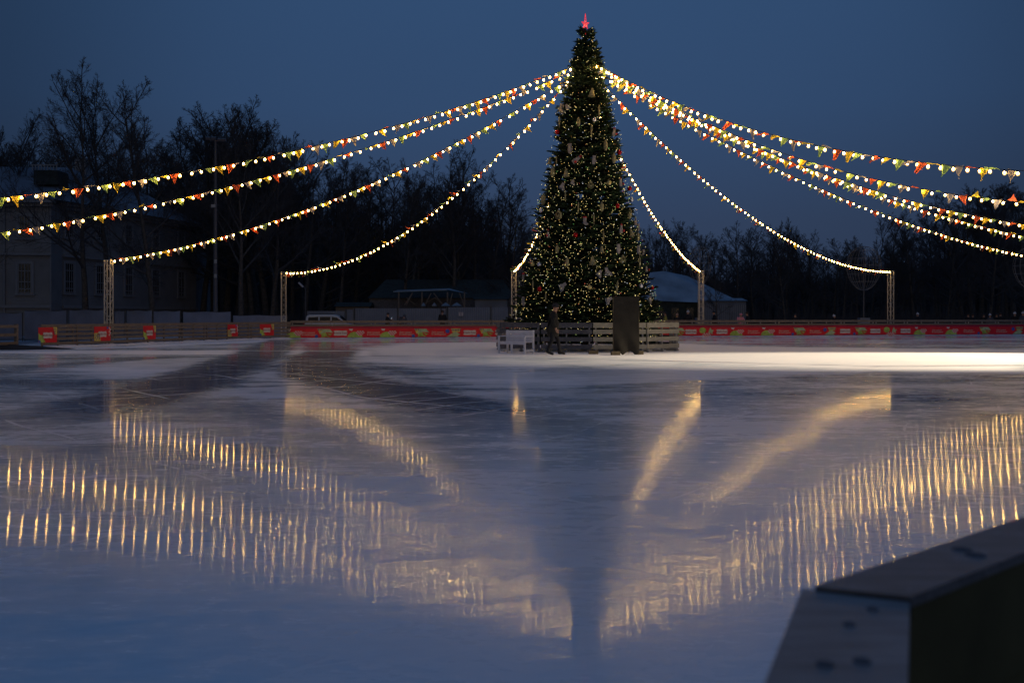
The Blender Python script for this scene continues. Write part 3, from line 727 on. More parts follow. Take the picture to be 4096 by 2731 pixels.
# star on top
s0=TREE+Vector((-.02,-.1,13.42))
t=thing('tree_star','glowing red wire star on the tip of the spruce','star',tuple(s0),R(25))
pts=[]
ang=[90,54,18,-18,-54,-90,-126,-162,162,126]
rad=[.44,.09,.22,.085,.22,.09,.24,.09,.23,.09]
P=[Vector((r*math.cos(R(a))*.82,0,r*math.sin(R(a))+.0)) for a,r in zip(ang,rad)]
for sg in(-.07,.07):
    b=MB(); c=Vector((0,sg*1.0,0))
    for i in range(10):
        b.tube(P[i],P[(i+1)%10],.009,n=4,cap=False); b.tube(P[i],c,.005,n=4,cap=False)
    b.build('wire_frame',starm,t)
b=MB()
for i in range(60):
    q=rl.randrange(10); f=rl.random(); g=rl.random()**.6; p=P[q].lerp(P[(q+1)%10],f)*g+Vector((0,rl.uniform(-.07,.07)*(1-g),0)); ledmesh(b,p,.010)
o=b.build('star_lamps',starl,t); o['kind']='stuff'
b=MB(); b.tube((0,0,-.5),(0,0,-.15),.012,n=5); b.build('stem',starm,t)
# ---------------------------------------------------------------- ornaments
def on_tree(px,py):
    """point on the outside of the crown seen from the rink side at this place"""
    dv=Vector(((px-2048)/F,1,(HOR-py)/F)); o=Vector((0,0,EYE)); s=36.5
    while s<42:
        p=o+dv*s
        if math.hypot(p.x-TREE.x,p.y-TREE.y)<prof(p.z)*1.03: return p
        s+=.02
    # beside the silhouette: nearest point of the crown
    p=o+dv*41.0; q=Vector((p.x-TREE.x,0,0)).normalized()*prof(p.z)*1.0; return Vector((TREE.x+q.x,TREE.y-.15,p.z))
def ornament(kind,px,py,s,tilt,label):
    p=on_tree(px,py); rz=math.atan2(p.y-TREE.y,p.x-TREE.x)+math.pi/2
    t=thing({'ball':'bauble','sball':'bauble','gball':'bauble','bell':'bell_ornament','mitten':'mitten_ornament','skate':'skate_ornament','clock':'clock_ornament','icicle':'icicle_ornament','cone':'cone_ornament','figure':'figure_ornament','drop':'drop_ornament','sock':'stocking_ornament','star':'star_ornament'}[kind],label,'ornament',tuple(p),rz+rt.uniform(-.3,.3))
    t.rotation_euler.y=tilt; X=Vector((1,0,0))
    b=MB(); c2='body'
    if kind in('ball','sball','gball'):
        n=8; b.lathe((0,0,0),[(s*math.sin(math.pi*i/n)+.0005,-s*math.cos(math.pi*i/n)) for i in range(n+1)],16); b.build('ball',{'ball':ballr,'sball':balls,'gball':ballg}[kind],t,True)
        b=MB(); b.lathe((0,0,s),[(s*.2,-.02),(s*.2,.03),(.002,.035)],8); b.build('cap',goldm,t)
    elif kind=='bell':
        b.lathe((0,0,0),[(s*1.05,-s),(s*.85,-s*.85),(s*.62,-s*.2),(s*.55,s*.4),(s*.3,s*.8),(.003,s*.9)],14); b.build('body',goldm,t,True)
        b=MB(); b.lathe((0,0,-s),[(.002,-s*.25),(s*.2,-s*.1),(.15*s,.1*s)],8); b.build('clapper',goldm,t); b=MB(); b.lathe((0,0,s),[(.04,-.03),(.05,.02),(.004,.06)],8); b.build('loop',goldm,t)
    elif kind=='mitten':
        b.prism([(-.3*s,s),(.3*s,s),(.34*s,.1*s),(.62*s,-.02*s),(.6*s,-.3*s),(.36*s,-.35*s),(.3*s,-.85*s),(.05*s,-1.05*s),(-.25*s,-.9*s),(-.38*s,-.3*s)],(0,0,0),X,Z,.07); b.build('body',orn,t); b=MB(); b.box((0,0,s*.9),(s*.7,.09,s*.16)); b.build('cuff',orn,t)
    elif kind=='skate':
        b.prism([(-.6*s,.75*s),(.0,.85*s),(.1*s,.3*s),(.5*s,-.05*s),(.85*s,-.25*s),(.85*s,-.5*s),(-.6*s,-.5*s),(-.5*s,.1*s)],(0,0,0),X,Z,.09); b.build('boot',orn,t)
        b=MB(); b.prism([(-.7*s,-.78*s),(.95*s,-.78*s),(1.0*s,-.66*s),(-.7*s,-.7*s)],(0,0,0),X,Z,.02); b.box((-.35*s,0,-.6*s),(.12*s,.03,.25*s)); b.box((.45*s,0,-.6*s),(.12*s,.03,.25*s)); b.build('blade',balls,t)
    elif kind=='clock':
        b.lathe((0,0,0),[(.002,-.05),(s,-.05),(s,.05),(s*.9,.06),(s*.88,.045),(.002,.045)],24,Matrix.Rotation(R(90),3,'X')); b.build('case',goldm,t)
        b=MB(); 
        for i in range(12):
            a=R(30*i); b.box((math.sin(a)*s*.7,-.052,math.cos(a)*s*.7),(.02,.01,.06),Matrix.Rotation(a,3,'Y'))
        b.build('hour_marks',spruce2,t)
        for a,l in((-25,.5),(-5,.62)):
            b=MB(); b.box((math.sin(R(a))*s*l/2,-.056,math.cos(R(a))*s*l/2),(.022,.01,s*l),Matrix.Rotation(R(a),3,'Y')); b.build('hand',spruce2,t)
        b=MB(); b.lathe((0,0,s*1.02),[(.05,-.02),(.06,.03),(.003,.08)],8); b.build('cap',goldm,t)
    elif kind=='icicle':
        b.lathe((0,0,0),[(.004,-s),(.1*s,-s*.8),(.05*s,-s*.5),(.17*s,-s*.2),(.1*s,0),(.2*s,s*.3),(.12*s,.45*s),(.2*s,.7*s),(.06*s,s*.9),(.003,s)],8); b.build('body',goldm,t,True); b=MB(); b.lathe((0,0,s),[(.02,-.02),(.02,.03),(.002,.04)],6); b.build('cap',goldm,t)
    elif kind in('cone','drop'):
        n=8; w=.42 if kind=='cone' else .38
        b.lathe((0,0,0),[(.004+w*s*math.sin(math.pi*i/n)**.8*(1+.12*(i%2)),-s*math.cos(math.pi*i/n)) for i in range(n+1)],12); b.build('body',goldm,t); b=MB(); b.lathe((0,0,s),[(.03,-.03),(.03,.03),(.002,.04)],8); b.build('cap',goldm,t)
    elif kind=='figure':
        b.lathe((0,0,0),[(.004,-s),(.42*s,-.95*s),(.45*s,-.4*s),(.38*s,0),(.26*s,.25*s),(.3*s,.5*s),(.2*s,.75*s),(.004,.8*s)],10,sy=.7); b.build('body',orn,t,True)
        b=MB(); b.lathe((0,0,.66*s),[(.28*s,0),(.2*s,.2*s),(.004,.45*s)],10); b.build('cap',orr,t,True); b=MB(); b.lathe((.28*s,-.1,-.45*s),[(.003,-.3*s),(.22*s,-.2*s),(.2*s,.15*s),(.003,.2*s)],8); b.build('sack',orr,t,True)
    elif kind=='sock':
        b.prism([(-.3*s,.8*s),(.35*s,.8*s),(.3*s,-.2*s),(.75*s,-.5*s),(.7*s,-.85*s),(.1*s,-.85*s),(-.25*s,-.5*s)],(0,0,0),X,Z,.08); b.build('body',orn,t); b=MB(); b.box((.02*s,0,s*.85),(s*.75,.1,s*.25)); b.build('cuff',orr,t)
    elif kind=='star':
        b.prism([((s if i%2==0 else s*.45)*math.sin(math.pi*i/5),(s if i%2==0 else s*.45)*math.cos(math.pi*i/5)) for i in range(10)],(0,0,0),X,Z,.06); b.build('body',orn,t); b=MB(); b.lathe((0,0,s),[(.02,-.02),(.02,.03),(.002,.04)],6); b.build('loop',goldm,t)
a2=lambda X,Y:(2000+X/3.136,400+Y/3.136)
a3=lambda X,Y:(2000+X/3.136,850+Y/3.136)
ORN=[('bell',(2368,372),.15,.1,'gold bell hanging just under the point where the light strings meet the spruce'),
('skate',a2(775,110),.22,.5,'large white ice skate ornament at the upper left edge of the spruce'),
('skate',a2(850,90),.15,-.3,'small white ice skate right beside the large skate at upper left of the spruce'),
('icicle',a2(1243,155),.27,0,'gold icicle ornament near the top right of the spruce'),
('sball',a2(1183,250),.095,0,'silver bauble high in the middle of the spruce'),
('drop',a2(985,280),.17,0,'gold teddy like drop ornament high left of centre on the spruce'),
('icicle',a2(745,290),.24,0,'thin gold icicle at the upper left edge above the red bauble'),
('ball',a2(722,405),.10,0,'red bauble at the upper left edge of the spruce'),
('icicle',a2(1148,400),.26,0,'thin gold icicle below the high silver bauble'),
('figure',a2(1430,400),.18,.2,'small white figure ornament at the upper right edge of the spruce'),
('mitten',a2(875,610),.20,0,'white mitten ornament on the upper left part of the spruce'),
('drop',a2(1325,575),.2,0,'gold drop ornament right of centre in the upper part of the spruce'),
('ball',a2(1497,660),.10,0,'red bauble at the right edge in the upper half of the spruce'),
('figure',a2(965,745),.22,.9,'red and white figure ornament hanging tilted left of centre'),
('mitten',a2(1178,755),.18,.1,'grey mitten ornament seen edge on near the middle of the spruce'),
('cone',a2(1430,735),.19,0,'gold fir cone ornament under the red bauble on the right'),
('bell',a2(625,770),.12,.3,'gold bell at the left edge above the fir cone'),
('icicle',a2(708,775),.17,0,'short gold icicle beside the bell at the left edge'),
('bell',a2(830,920),.14,0,'gold bell left of centre in the middle of the spruce'),
('cone',a2(663,910),.2,.1,'gold fir cone at the left edge beside the middle bell'),
('skate',a2(915,1035),.12,.5,'small dim ice skate below the middle bell'),
('skate',a2(785,1085),.17,.7,'white ice skate ornament left of centre at middle height'),
('gball',a2(1365,1040),.105,0,'gold bauble on the right in the middle of the spruce'),
('figure',a2(1513,1030),.17,-.1,'small white bearded figure right of the gold bauble'),
('clock',a2(1140,1075),.12,0,'dark round clock ornament at the centre of the spruce'),
('ball',a2(1625,1110),.10,0,'red bauble at the right edge where the steep light string appears'),
('icicle',a2(820,1215),.2,0,'gold icicle below the white skate left of centre'),
('cone',a2(545,1250),.22,.1,'large pale fir cone at the left edge of the spruce'),
('sball',a2(1648,1252),.095,0,'silver bauble at the right edge of the spruce'),
('cone',a2(1278,1345),.18,0,'gold fir cone at the centre right of the spruce'),
('icicle',a2(983,1360),.2,0,'gold icicle right of the big clock'),
('ball',a2(1473,1330),.10,0,'bright red bauble on the right in the middle of the spruce'),
('sball',a2(518,1385),.10,0,'silver bauble at the left edge beside the big clock'),
('clock',a2(735,1450),.155,0,'large pale round clock ornament on the left half of the spruce'),
('cone',a2(1627,1430),.2,.05,'gold fir cone at the right edge below the silver bauble'),
('sock',a2(1063,1520),.18,0,'white stocking ornament with red cuff at the centre of the spruce'),
('icicle',a2(1178,1500),.2,0,'gold icicle right of the white stocking'),
('star',a3(1700,120),.16,0,'grey star ornament at the right edge of the spruce'),
('skate',a3(1755,195),.2,.2,'white ice skate at the right edge just below the star'),
('figure',a3(603,265),.17,0,'small white figure ornament left, below the big clock'),
('ball',a3(948,283),.10,0,'red bauble at the centre of the lower spruce'),
('figure',a3(1520,200),.19,.1,'white figure with red sack on the right of the spruce'),
('bell',a3(1650,258),.12,-.4,'tilted gold bell on the right below the figure'),
('drop',a3(1733,310),.15,0,'gold drop ornament at the right edge below the skate'),
('cone',a3(718,462),.16,0,'silver green fir cone on the left in the lower half'),
('bell',a3(1278,470),.12,0,'gold bell right of centre in the lower half'),
('mitten',a3(1485,455),.19,0,'white mitten ornament on the right in the lower half'),
('skate',a3(1740,475),.2,.4,'white ice skate at right, below the gold drop'),
('skate',a3(1825,495),.17,-.9,'grey ice skate at the right edge beside another skate'),
('icicle',a3(1300,310),.2,0,'gold icicle above the lower right bell'),
('drop',a3(843,625),.17,0,'gold snowman shaped drop on the left in the lower half'),
('bell',a3(1160,610),.15,0,'large gold bell at the centre of the lower half'),
('clock',a3(1540,600),.14,0,'gold round clock hanging slanted on the right'),
('icicle',a3(1752,640),.26,0,'long gold icicle at the right of the lower half'),
('figure',a3(1877,690),.17,.1,'red and white figure at the lower right edge'),
('sball',a3(495,650),.095,0,'silver bauble on the lower left of the spruce'),
('gball',a3(412,648),.095,0,'dim gold bauble at the lower left edge'),
('skate',a3(1350,740),.19,0,'bright white ice skate with blade at centre right of the lower spruce'),
('skate',a3(1250,768),.16,.8,'dim grey ice skate left of the bright white skate'),
('sock',a3(290,805),.15,.3,'small pale stocking at the lower left edge of the spruce'),
('icicle',a3(413,930),.22,0,'gold icicle left of the lower red bauble'),
('skate',a3(790,925),.19,1.2,'grey ice skate hanging upright left of centre low on the spruce'),
('ball',a3(498,962),.105,0,'large red bauble low on the left of the spruce'),
('gball',a3(1122,940),.11,0,'shiny gold bauble low at the centre of the spruce'),
('icicle',a3(1470,945),.26,.1,'pale icicle above the black fabric screen'),
('sball',a3(1768,920),.095,0,'silver bauble low on the right of the spruce'),
('ball',a3(1910,943),.075,0,'small red bauble low at the right edge'),
('skate',a3(290,1115),.2,.5,'white ice skate at the lowest left edge of the spruce'),
('icicle',a3(573,1070),.17,0,'gold icicle low on the left of the spruce'),
('skate',a3(1363,1100),.18,1.3,'narrow ice skate seen edge on left of the black screen'),
('star',a3(1885,1095),.18,.3,'pale star ornament low at the right edge')]
for kd,(px,py),s,tl,lb in ORN: ornament(kd,px,py,s,tl,lb)
# ---------------------------------------------------------------- slatted fence round the spruce
V=[(0,-3.5),(2.05,-3.2),(3.5,-1.75),(3.62,.3),(2.6,2.1),(.6,2.9),(-1.5,2.6),(-3.1,1.5),(-3.62,-.3),(-3.45,-1.9),(-1.95,-3.2)]
LB={0:'pale lit slatted fence panel at the front right, half behind the black screen',1:'pale lit slatted fence panel angled back to the right of the black screen',2:'short slatted fence panel on the right side of the spruce enclosure',9:'dark slatted fence panel behind the white bench',10:'dark slatted fence panel behind the walking man'}
for i in range(len(V)):
    a,c=V[i],V[(i+1)%len(V)]
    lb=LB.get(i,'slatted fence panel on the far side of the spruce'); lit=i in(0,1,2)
    barrier((TREE.x+a[0],TREE.y+a[1]),(TREE.x+c[0],TREE.y+c[1]),[.785,.50,.215],1.13,lb,'slatted fence panels around the spruce',mt=woodlit if lit else wooddark,postm=pinm,posts=3,railh=.165,name='fence_panel',category='fence panel')  # lit and shaded panels painted with lighter and darker wood
# ---------------------------------------------------------------- black screen on timber feet
t=thing('fabric_screen','tall black fabric screen on a frame standing before the spruce fence','screen',(gx(2504,35.6),35.6,0),R(4))
nx_,nz=12,24; b=MB(); rr=random.Random(9)
for j in range(nz+1):
    for i in range(nx_+1):
        u=i/nx_*2-1; w=j/nz; x=u*.46+(.012*math.sin(w*9) if abs(u)==1 else 0); zz=.07+(2.10-.07)*w
        if j==0: zz+=.06*math.sin(u*6)+rr.uniform(-.02,.03)
        if j==nz: zz-=.03*(1-u*u)
        b.v.append((x,-.05+.006*math.sin(u*4+w*2)+.03*math.sin(w*9+u*5)*(1-w)**2,zz))
for j in range(nz):
    for i in range(nx_): k=j*(nx_+1)+i; b.f.append((k,k+1,k+nx_+2,k+nx_+1)); b.m.append(0)
b.build('cloth',blackf,t,True)
for s in(-1,1):
    b=MB(); b.box((s*.45,0,1.03),(.05,.05,2.06)); b.build('upright',blockm,t)
b=MB(); b.box((0,0,2.0),(.85,.04,.05)); b.build('crossbar',blockm,t)
b=MB(); b.box((-.43,-.28,.065),(.30,.30,.13)); b.build('foot_block',blockm,t)
b=MB(); b.box((.52,.25,.065),(.28,.3,.13)); b.build('foot_block',blockm,t)
b=MB(); b.box((gx(2373,36.3),36.3,.065),(.34,.3,.13)); tag(b.build('timber_block',blockm),'loose dark timber block on the snow left of the black screen','block')
# ---------------------------------------------------------------- white bench
t=thing('bench','white wooden bench with armrests in front of the dark fence','bench',(gx(2064,36.9),36.9,.0),R(-40))
W2=.62;D=.50
for x,y,h in((-W2,-D/2,.62),(W2,-D/2,.62),(-W2,D/2,.86),(W2,D/2,.86),(0,-D/2,.40)):
    b=MB(); b.box((x,y,h/2),(.06,.06,h)); b.build('leg',benchm,t)
b=MB()
for k in range(4): b.box((0,-D/2+.02+k*.145,.42),(2*W2-.07,.125,.035))
b.build('seat',benchm,t)
b=MB()
for k in range(3): b.box((0,D/2-.05,.50+k*.14),(2*W2+.05,.03,.134))
b.build('backrest',benchm,t)
for s in(-1,1):
    b=MB(); b.box((s*W2,-.02,.635),(.08,D+.02,.035)); b.build('armrest',benchm,t)
    b=MB(); b.box((s*W2,0,.12),(.04,D-.07,.05)); b.build('stretcher',benchm,t)
b=MB(); b.box((0,-D/2,.37),(2*W2-.07,.035,.07)); b.build('apron',benchm,t)
# ---------------------------------------------------------------- people
def skin_mesh(name,J,E,parent,mats,assign=None,sub=1):
    keys=list(J); me=bpy.data.meshes.new(name); me.from_pydata([J[k][:3] for k in keys],[(keys.index(a),keys.index(c)) for a,c in E],[])
    o=link(name,me,parent); md=o.modifiers.new('s','SKIN'); 
    for i,k in enumerate(keys):
        r=J[k][3]; me.skin_vertices[0].data[i].radius=(r,r if len(J[k])<5 else J[k][4]); me.skin_vertices[0].data[i].use_root=(i==0)
    ms=o.modifiers.new('u','SUBSURF'); ms.levels=sub; ms.render_levels=sub
    bpy.context.view_layer.update(); new=bpy.data.meshes.new_from_object(o.evaluated_get(bpy.context.evaluated_depsgraph_get()))
    o.modifiers.clear(); o.data=new; new.name=name; new.materials.clear()
    for m in mats: new.materials.append(m)
    for p in new.polygons:
        p.use_smooth=True
        if assign: p.material_index=assign(p.center)
    return o
def person(label,x,y,zb,face,h=1.75,coat=coatb,legs=trous,hat=hatd,pose='stand',lean=0,long=True,hands=False,group=None,fat=1.12):
    t=thing('person',label,'person',(x,y,zb),face,group); k=h/1.75; t.scale=(k*fat,k*fat,k)
    # figure faces local +X
    hd=lean
    def tw(p,*r): # bend the upper body forwards about the hips
        px,py,pz=p; 
        if pz>.95:
            a=lean; q=pz-.95; px,pz=px*math.cos(a)+q*math.sin(a),.95+q*math.cos(a)-px*math.sin(a)
        return (px,py,pz,*r)
    J={'pel':tw((0,0,.95),.12,.14),'wai':tw((0,0,1.1),.11,.14),'che':tw((0.0,0,1.30),.125,.17),'nk':tw((.01,0,1.48),.055,.055),'hb':tw((.03,0,1.56),.07,.065),'hm':tw((.035,0,1.64),.098,.08),'ht':tw((.02,0,1.70),.075,.07),
       'nose':tw((.145,0,1.615),.012),'ch':tw((.10,0,1.555),.035)}
    E=[('pel','wai'),('wai','che'),('che','nk'),('nk','hb'),('hb','hm'),('hm','ht'),('hm','nose'),('hb','ch')]
    step={'walk':(.20,-.15),'stand':(.02,-.02)}.get(pose,(.02,-.02))
    for s,st in((1,step[0]),(-1,step[1])):
        n='L' if s>0 else 'R'
        lift=.0 if st>=0 else .03
        kx=st*.5+.05
        J.update({'hip'+n:(0,s*.09,.90,.095,.09),'kn'+n:(kx,s*.095,.50+lift*.5,.068,.068),'an'+n:(st*.95-(0 if st>0 else .03),s*.10,.10+lift,.045,.045),'he'+n:(st*.95-.05,s*.10,.05+lift,.042,.042),'to'+n:(st*.95+.18,s*.11,.045+(.015 if st>0 else 0),.04,.045)})
        E+= [('pel','hip'+n),('hip'+n,'kn'+n),('kn'+n,'an'+n),('an'+n,'he'+n),('an'+n,'to'+n)]
        sw=-st*.35 if pose=='walk' else .0
        if pose=='phone' : el=(.08,s*.24,1.16); wr=(.30,s*.12,1.27); 
        elif pose=='rail': el=(.12,s*.27,1.16); wr=(.34,s*.16,1.08)
        else: el=(-.02+sw*.5,s*.25,1.16); wr=(.06+sw,s*.24,.92)
        J.update({'sh'+n:tw((-.01,s*.175,1.42),.062),'el'+n:tw(el,.048),'wr'+n:tw(wr,.032)})
        hv=(Vector(J['wr'+n][:3])-Vector(J['el'+n][:3])).normalized(); hp=Vector(J['wr'+n][:3])+hv*.07; J['ha'+n]=(*hp,.036,.018)
        E+=[('che','sh'+n),('sh'+n,'el'+n),('el'+n,'wr'+n),('wr'+n,'ha'+n)]
        side_=Vector((1,0,0)) if abs(hv.x)<.7 else Vector((0,0,1))
        for fi in range(4 if hands else 0):
            f0=hp+hv*.03+side_*(.027-.018*fi); l=[.065,.075,.07,.055][fi]; a='f%d'%fi+n
            J[a]=(*f0,.009); J[a+'a']=(*(f0+hv*l*.5+Vector((0,-s*.006,0))),.0085); J[a+'b']=(*(f0+hv*l*.9+Vector((0,-s*.022,0))),.007); E+=[('ha'+n,a),(a,a+'a'),(a+'a',a+'b')]
        if hands:
            f0=hp-hv*.02+side_*.045; J['th'+n]=(*f0,.011); J['tb'+n]=(*(f0+hv*.035+side_*.015),.009); E+=[('ha'+n,'th'+n),('th'+n,'tb'+n)]
    hands_=[Vector(J['ha'+n][:3]) for n in 'LR']
    nkz=J['nk'][2]; nkp=Vector(J['nk'][:3]); up=(Vector(J['hm'][:3])-nkp).normalized()
    def asg(c):
        if (c-nkp).dot(up)>-.01 and c.z>nkz-.08: return 1
        if min((c-q).length for q in hands_)<.13 and c.z>.6: return 1
        return 2 if c.z<.11 else 0
    skin_mesh('body',J,E,t,[legs,skin,coatb],asg)
    hem=.60 if long else .82
    g=.035
    JC={'c0':tw((0,0,1.0),.175,.19),'c3':(0.0,0,hem,.18,.21),'c2':(0,0,.8,.18,.205),'c1':tw((0.0,0,1.28),.19,.21),'c4':tw((.0,0,1.45),.10,.11),'c5':tw((.01,0,1.52),.085,.085)}
    EC=[('c0','c2'),('c2','c3'),('c0','c1'),('c1','c4'),('c4','c5')]
    for n in 'LR':
        for a,r in(('sh',.085),('el',.072),('wr',.058)):
            q=J[a+n]; JC[a+n]=(q[0],q[1],q[2],r)
        EC+=[('c1','sh'+n),('sh'+n,'el'+n),('el'+n,'wr'+n)]
    skin_mesh('coat',JC,EC,t,[coat])
    c=Vector(J['hm'][:3])+up*.03; M=Matrix.Rotation(lean,3,'Y')
    b=MB(); b.lathe(c-Vector((.005,0,0)),[(.106,-.02),(.110,.02),(.104,.06),(.08,.098),(.045,.118),(.002,.124)],14,M)
    if hat is hatw: b.lathe(c+up*.15,[(.002,-.03),(.03,-.01),(.03,.02),(.002,.04)],8,M)
    b.build('hair' if hat is hair else 'hat',hat,t,True)
    return t
def px_person(px,d,label,zb=.02,**k): return person(label,gx(px,d),d,zb,**k)
px_person(2212,34.9,'man in a long dark coat and knit cap walking right across the ice',zb=0,face=R(-8),h=1.80,coat=coatm,pose='walk',lean=.06,hands=True)
# by the far barrier, left of the spruce
p=px_person(1550,69,'person in a dark coat holding up a lit phone behind the far barrier',face=R(-10),pose='phone',h=1.58,zb=-.02)
b=MB(); b.box((0,0,0),(.02,.075,.14),Matrix.Rotation(.5,3,'Y')); o=tag(b.build('phone',mat('lit_phone_screen',(.4,.45,.5),.4,emit=(.6,.75,1),es=.35,sample=False)),'small phone with a pale lit screen held by the person in the dark coat','phone'); o.location=(gx(1567,69),68.9,1.22)
px_person(1605,70,'person in a grey jacket bending down behind the far barrier',face=R(-60),pose='rail',lean=.75,h=1.72,coat=greyc,hat=greyc,zb=-.05)
px_person(1770,75,'person in black standing in front of the corrugated fence',face=R(-100),h=1.75,zb=-.0,hat=hair)
# right of the spruce
RP=[(2662,73,'person in a yellow and dark jacket just right of the spruce',dict(coat=yel,face=R(170),h=1.62,hat=hatd)),
(2708,73,'bareheaded person behind the rail at the right of the spruce',dict(coat=coatb,face=R(-90),h=1.5,hat=skin)),
(2752,76,'person with a pale cap left of the right hand truss tower',dict(coat=coatb,face=R(80),h=1.72,hat=hatw)),
(2857,76,'dark dressed person right of the truss tower before the frosted roof',dict(coat=coatb,face=R(180),h=1.7,hat=hatd)),
(2962,70.6,'child in a pink hooded jacket leaning on the far rail',dict(coat=pink,face=R(-90),h=1.52,hat=pink,pose='rail',lean=.15)),
(2990,72,'adult in black beside the child in pink',dict(coat=coatb,face=R(180),h=1.62,hat=hair)),
(3180,74,'person in a dark cap left of the wire egg frame',dict(coat=coatb,face=R(-80),h=1.5,hat=hatd)),
(3345,74,'person with a pale blue cap stooping left of the wire egg frame',dict(coat=coatb,face=R(-150),h=1.45,hat=hatw,lean=.3,pose='rail')),
(3672,76,'person in a white cap right of the far right tower',dict(coat=coatb,face=R(120),h=1.55,hat=hatw)),
(3872,77,'bareheaded person, left of a pair of spectators at the far right rail',dict(coat=coatb,face=R(-90),h=1.5,hat=hair)),
(3890,78,'bareheaded person, right of a pair of spectators at the far right rail',dict(coat=coatb,face=R(-70),h=1.48,hat=hair)),
(3935,77,'shorter spectator in dark clothes in the group at far right',dict(coat=coatb,face=R(-100),h=1.5,hat=hatd)),
(3960,76,'spectator with grey cap in the group at far right',dict(coat=greyc,face=R(-120),h=1.48,hat=hatw)),
(3986,77,'bare faced spectator in the middle of the far right group',dict(coat=coatb,face=R(-90),h=1.52,hat=hatd)),
(4003,77,'spectator turned away in the far right group',dict(coat=coatb,face=R(90),h=1.55,hat=hair)),
(4058,75,'spectator in a white bobble hat near the right edge',dict(coat=coatb,face=R(-90),h=1.6,hat=hatw)),
(4090,75,'spectator in a white hat cut by the right edge of the photo',dict(coat=greyc,face=R(-60),h=1.62,hat=hatw))]
for px,d,lb,k in RP: px_person(px,d+1.0,lb,**k)
# ---------------------------------------------------------------- bare trees
def bare_tree(seed,H=20,lean=0,droop=0,n1=13,spread=1.,fork=.28):
    r=random.Random(seed); trunk=MB(); crown=MB()
    def wob(p,d,L,n,w,up):
        pts=[p]; 
        for i in range(n):
            d=(d+Vector((r.uniform(-w,w),r.uniform(-w,w),r.uniform(-w,w)*.5+up))).normalized(); p=p+d*L/n; pts.append(p)
        return pts
    def interp(pts,f):
        x=f*(len(pts)-1); i=min(int(x),len(pts)-2); return pts[i].lerp(pts[i+1],x-i),(pts[i+1]-pts[i]).normalized()
    tp=wob(Vector((0,0,-.3)),Vector((lean,0,1)).normalized(),H*.93,12,.05,.03)
    R0=H*.016; rs_=[max(.02,R0*(1-.93*(i/12)**.8)) for i in range(13)]; rs_[0]*=1.3
    trunk.path(tp,rs_,7)
    def kids(pts,L,rad,lev,f0,n):
        for q in range(n):
            f=f0+(1-f0)*(q+r.random())/n; f=min(f,.99); p,d=interp(pts,f)
            a=r.uniform(0,2*math.pi); o=d.orthogonal().normalized(); o=Matrix.Rotation(a,3,d)@o
            an=r.uniform(.8,1.2)*(62-32*(f-f0)/(1-f0)) if lev==1 else r.uniform(26,60)
            if lev==1: an*=spread
            dd=d*math.cos(R(an))+o*math.sin(R(an))
            l=L*(r.uniform(.75,1.1))*(1-.55*(f-f0)/(1-f0)); rr=rad*(1-.6*f)*.42
            seg=[0,6,5,3,2][lev]; upb=[0,.055,.05,.045,.04][lev]-droop*(lev>=3)*.35
            pp=wob(p,dd,l,seg,[0,.13,.15,.16,.16][lev],upb)
            mn=[0,.032,.016,.0095,.007][lev]
            crown.path(pp,[max(mn,rr*(1-.8*i/seg)) for i in range(seg+1)],[0,5,4,3,3][lev])
            if lev<4: kids(pp,l*[0,.44,.48,.6][lev],max(rr,mn),lev+1,.18 if lev<3 else .1,[0,11,9,4][lev])
    kids(tp,H*.40,R0,1,fork,n1+3)
    return trunk,crown
PRO=[]
for sd,kw in((1,dict(H=20,n1=15)),(2,dict(H=20,n1=13,spread=.8,fork=.35)),(3,dict(H=20,n1=17,spread=1.15,fork=.2)),(4,dict(H=20,n1=14,spread=.7,fork=.3)),(7,dict(H=20,n1=16,fork=.12)),(9,dict(H=20,droop=1,n1=17,spread=.75,fork=.35))):
    tr,cr=bare_tree(sd,**kw); o=thing('bare_tree','','tree'); tr.build('trunk',birch if kw.get('droop') else bark,o,True); cr.build('crown',twig,o); o['top']=max(v[2] for v in cr.v); PRO.append(o)
used=set()
def put_tree(k,px,d,top,label,group=None,rz=0,wide=1.,lean=0,zb=-.38):
    Hh=(HOR-top)*d/F+EYE-zb; s=Hh/PRO[k]['top']
    o=PRO[k] if k not in used else copy_tree(PRO[k]); used.add(k)
    o.location=(gx(px,d),d,zb); o.rotation_euler=(0,lean,rz); o.scale=(s*wide,s*wide,s); o['label']=label
    if group:o['group']=group
    elif 'group' in o.keys(): del o['group']
    return o
put_tree(0,345,76,240,'tall straight trunked bare tree before the pale house, left of the truss tower',rz=.4,lean=.02)
put_tree(1,452,80,245,'tall bare tree directly behind the truss tower by the pale house',rz=2.2,lean=.07)
put_tree(2,612,75,300,'bare tree with thick straight trunk right of the left truss tower',rz=1.0,lean=.0)
put_tree(3,962,79,400,'bare tree leaning right, standing right of the tall lamp mast',rz=3.0,lean=.06)
put_tree(4,-40,80,420,'bare tree cut by the left edge of the photo',rz=.2)
put_tree(0,100,96,430,'bare tree before the left part of the pale house roof',rz=1.9)
put_tree(5,1822,112,570,'birch with drooping twigs rising above the dark wood left of the spruce',rz=0)
put_tree(5,1640,108,690,'pale stemmed birch in the dark wood behind the shed roof',rz=2)
put_tree(1,2870,84,1085,'small round bare tree in front of the pale shed right of the spruce',rz=.7,wide=1.25)
put_tree(2,3140,100,880,'round crowned bare tree standing out of the right hand wood',rz=.9)
put_tree(2,3960,98,735,'big bare tree near the right edge of the photo',rz=2.9)
put_tree(4,3790,104,815,'narrow bare tree left of the big one near the right edge',rz=1.9,wide=.8)
put_tree(0,1085,86,470,'bare tree right of the leaning one, left of the shed roof',rz=4.)
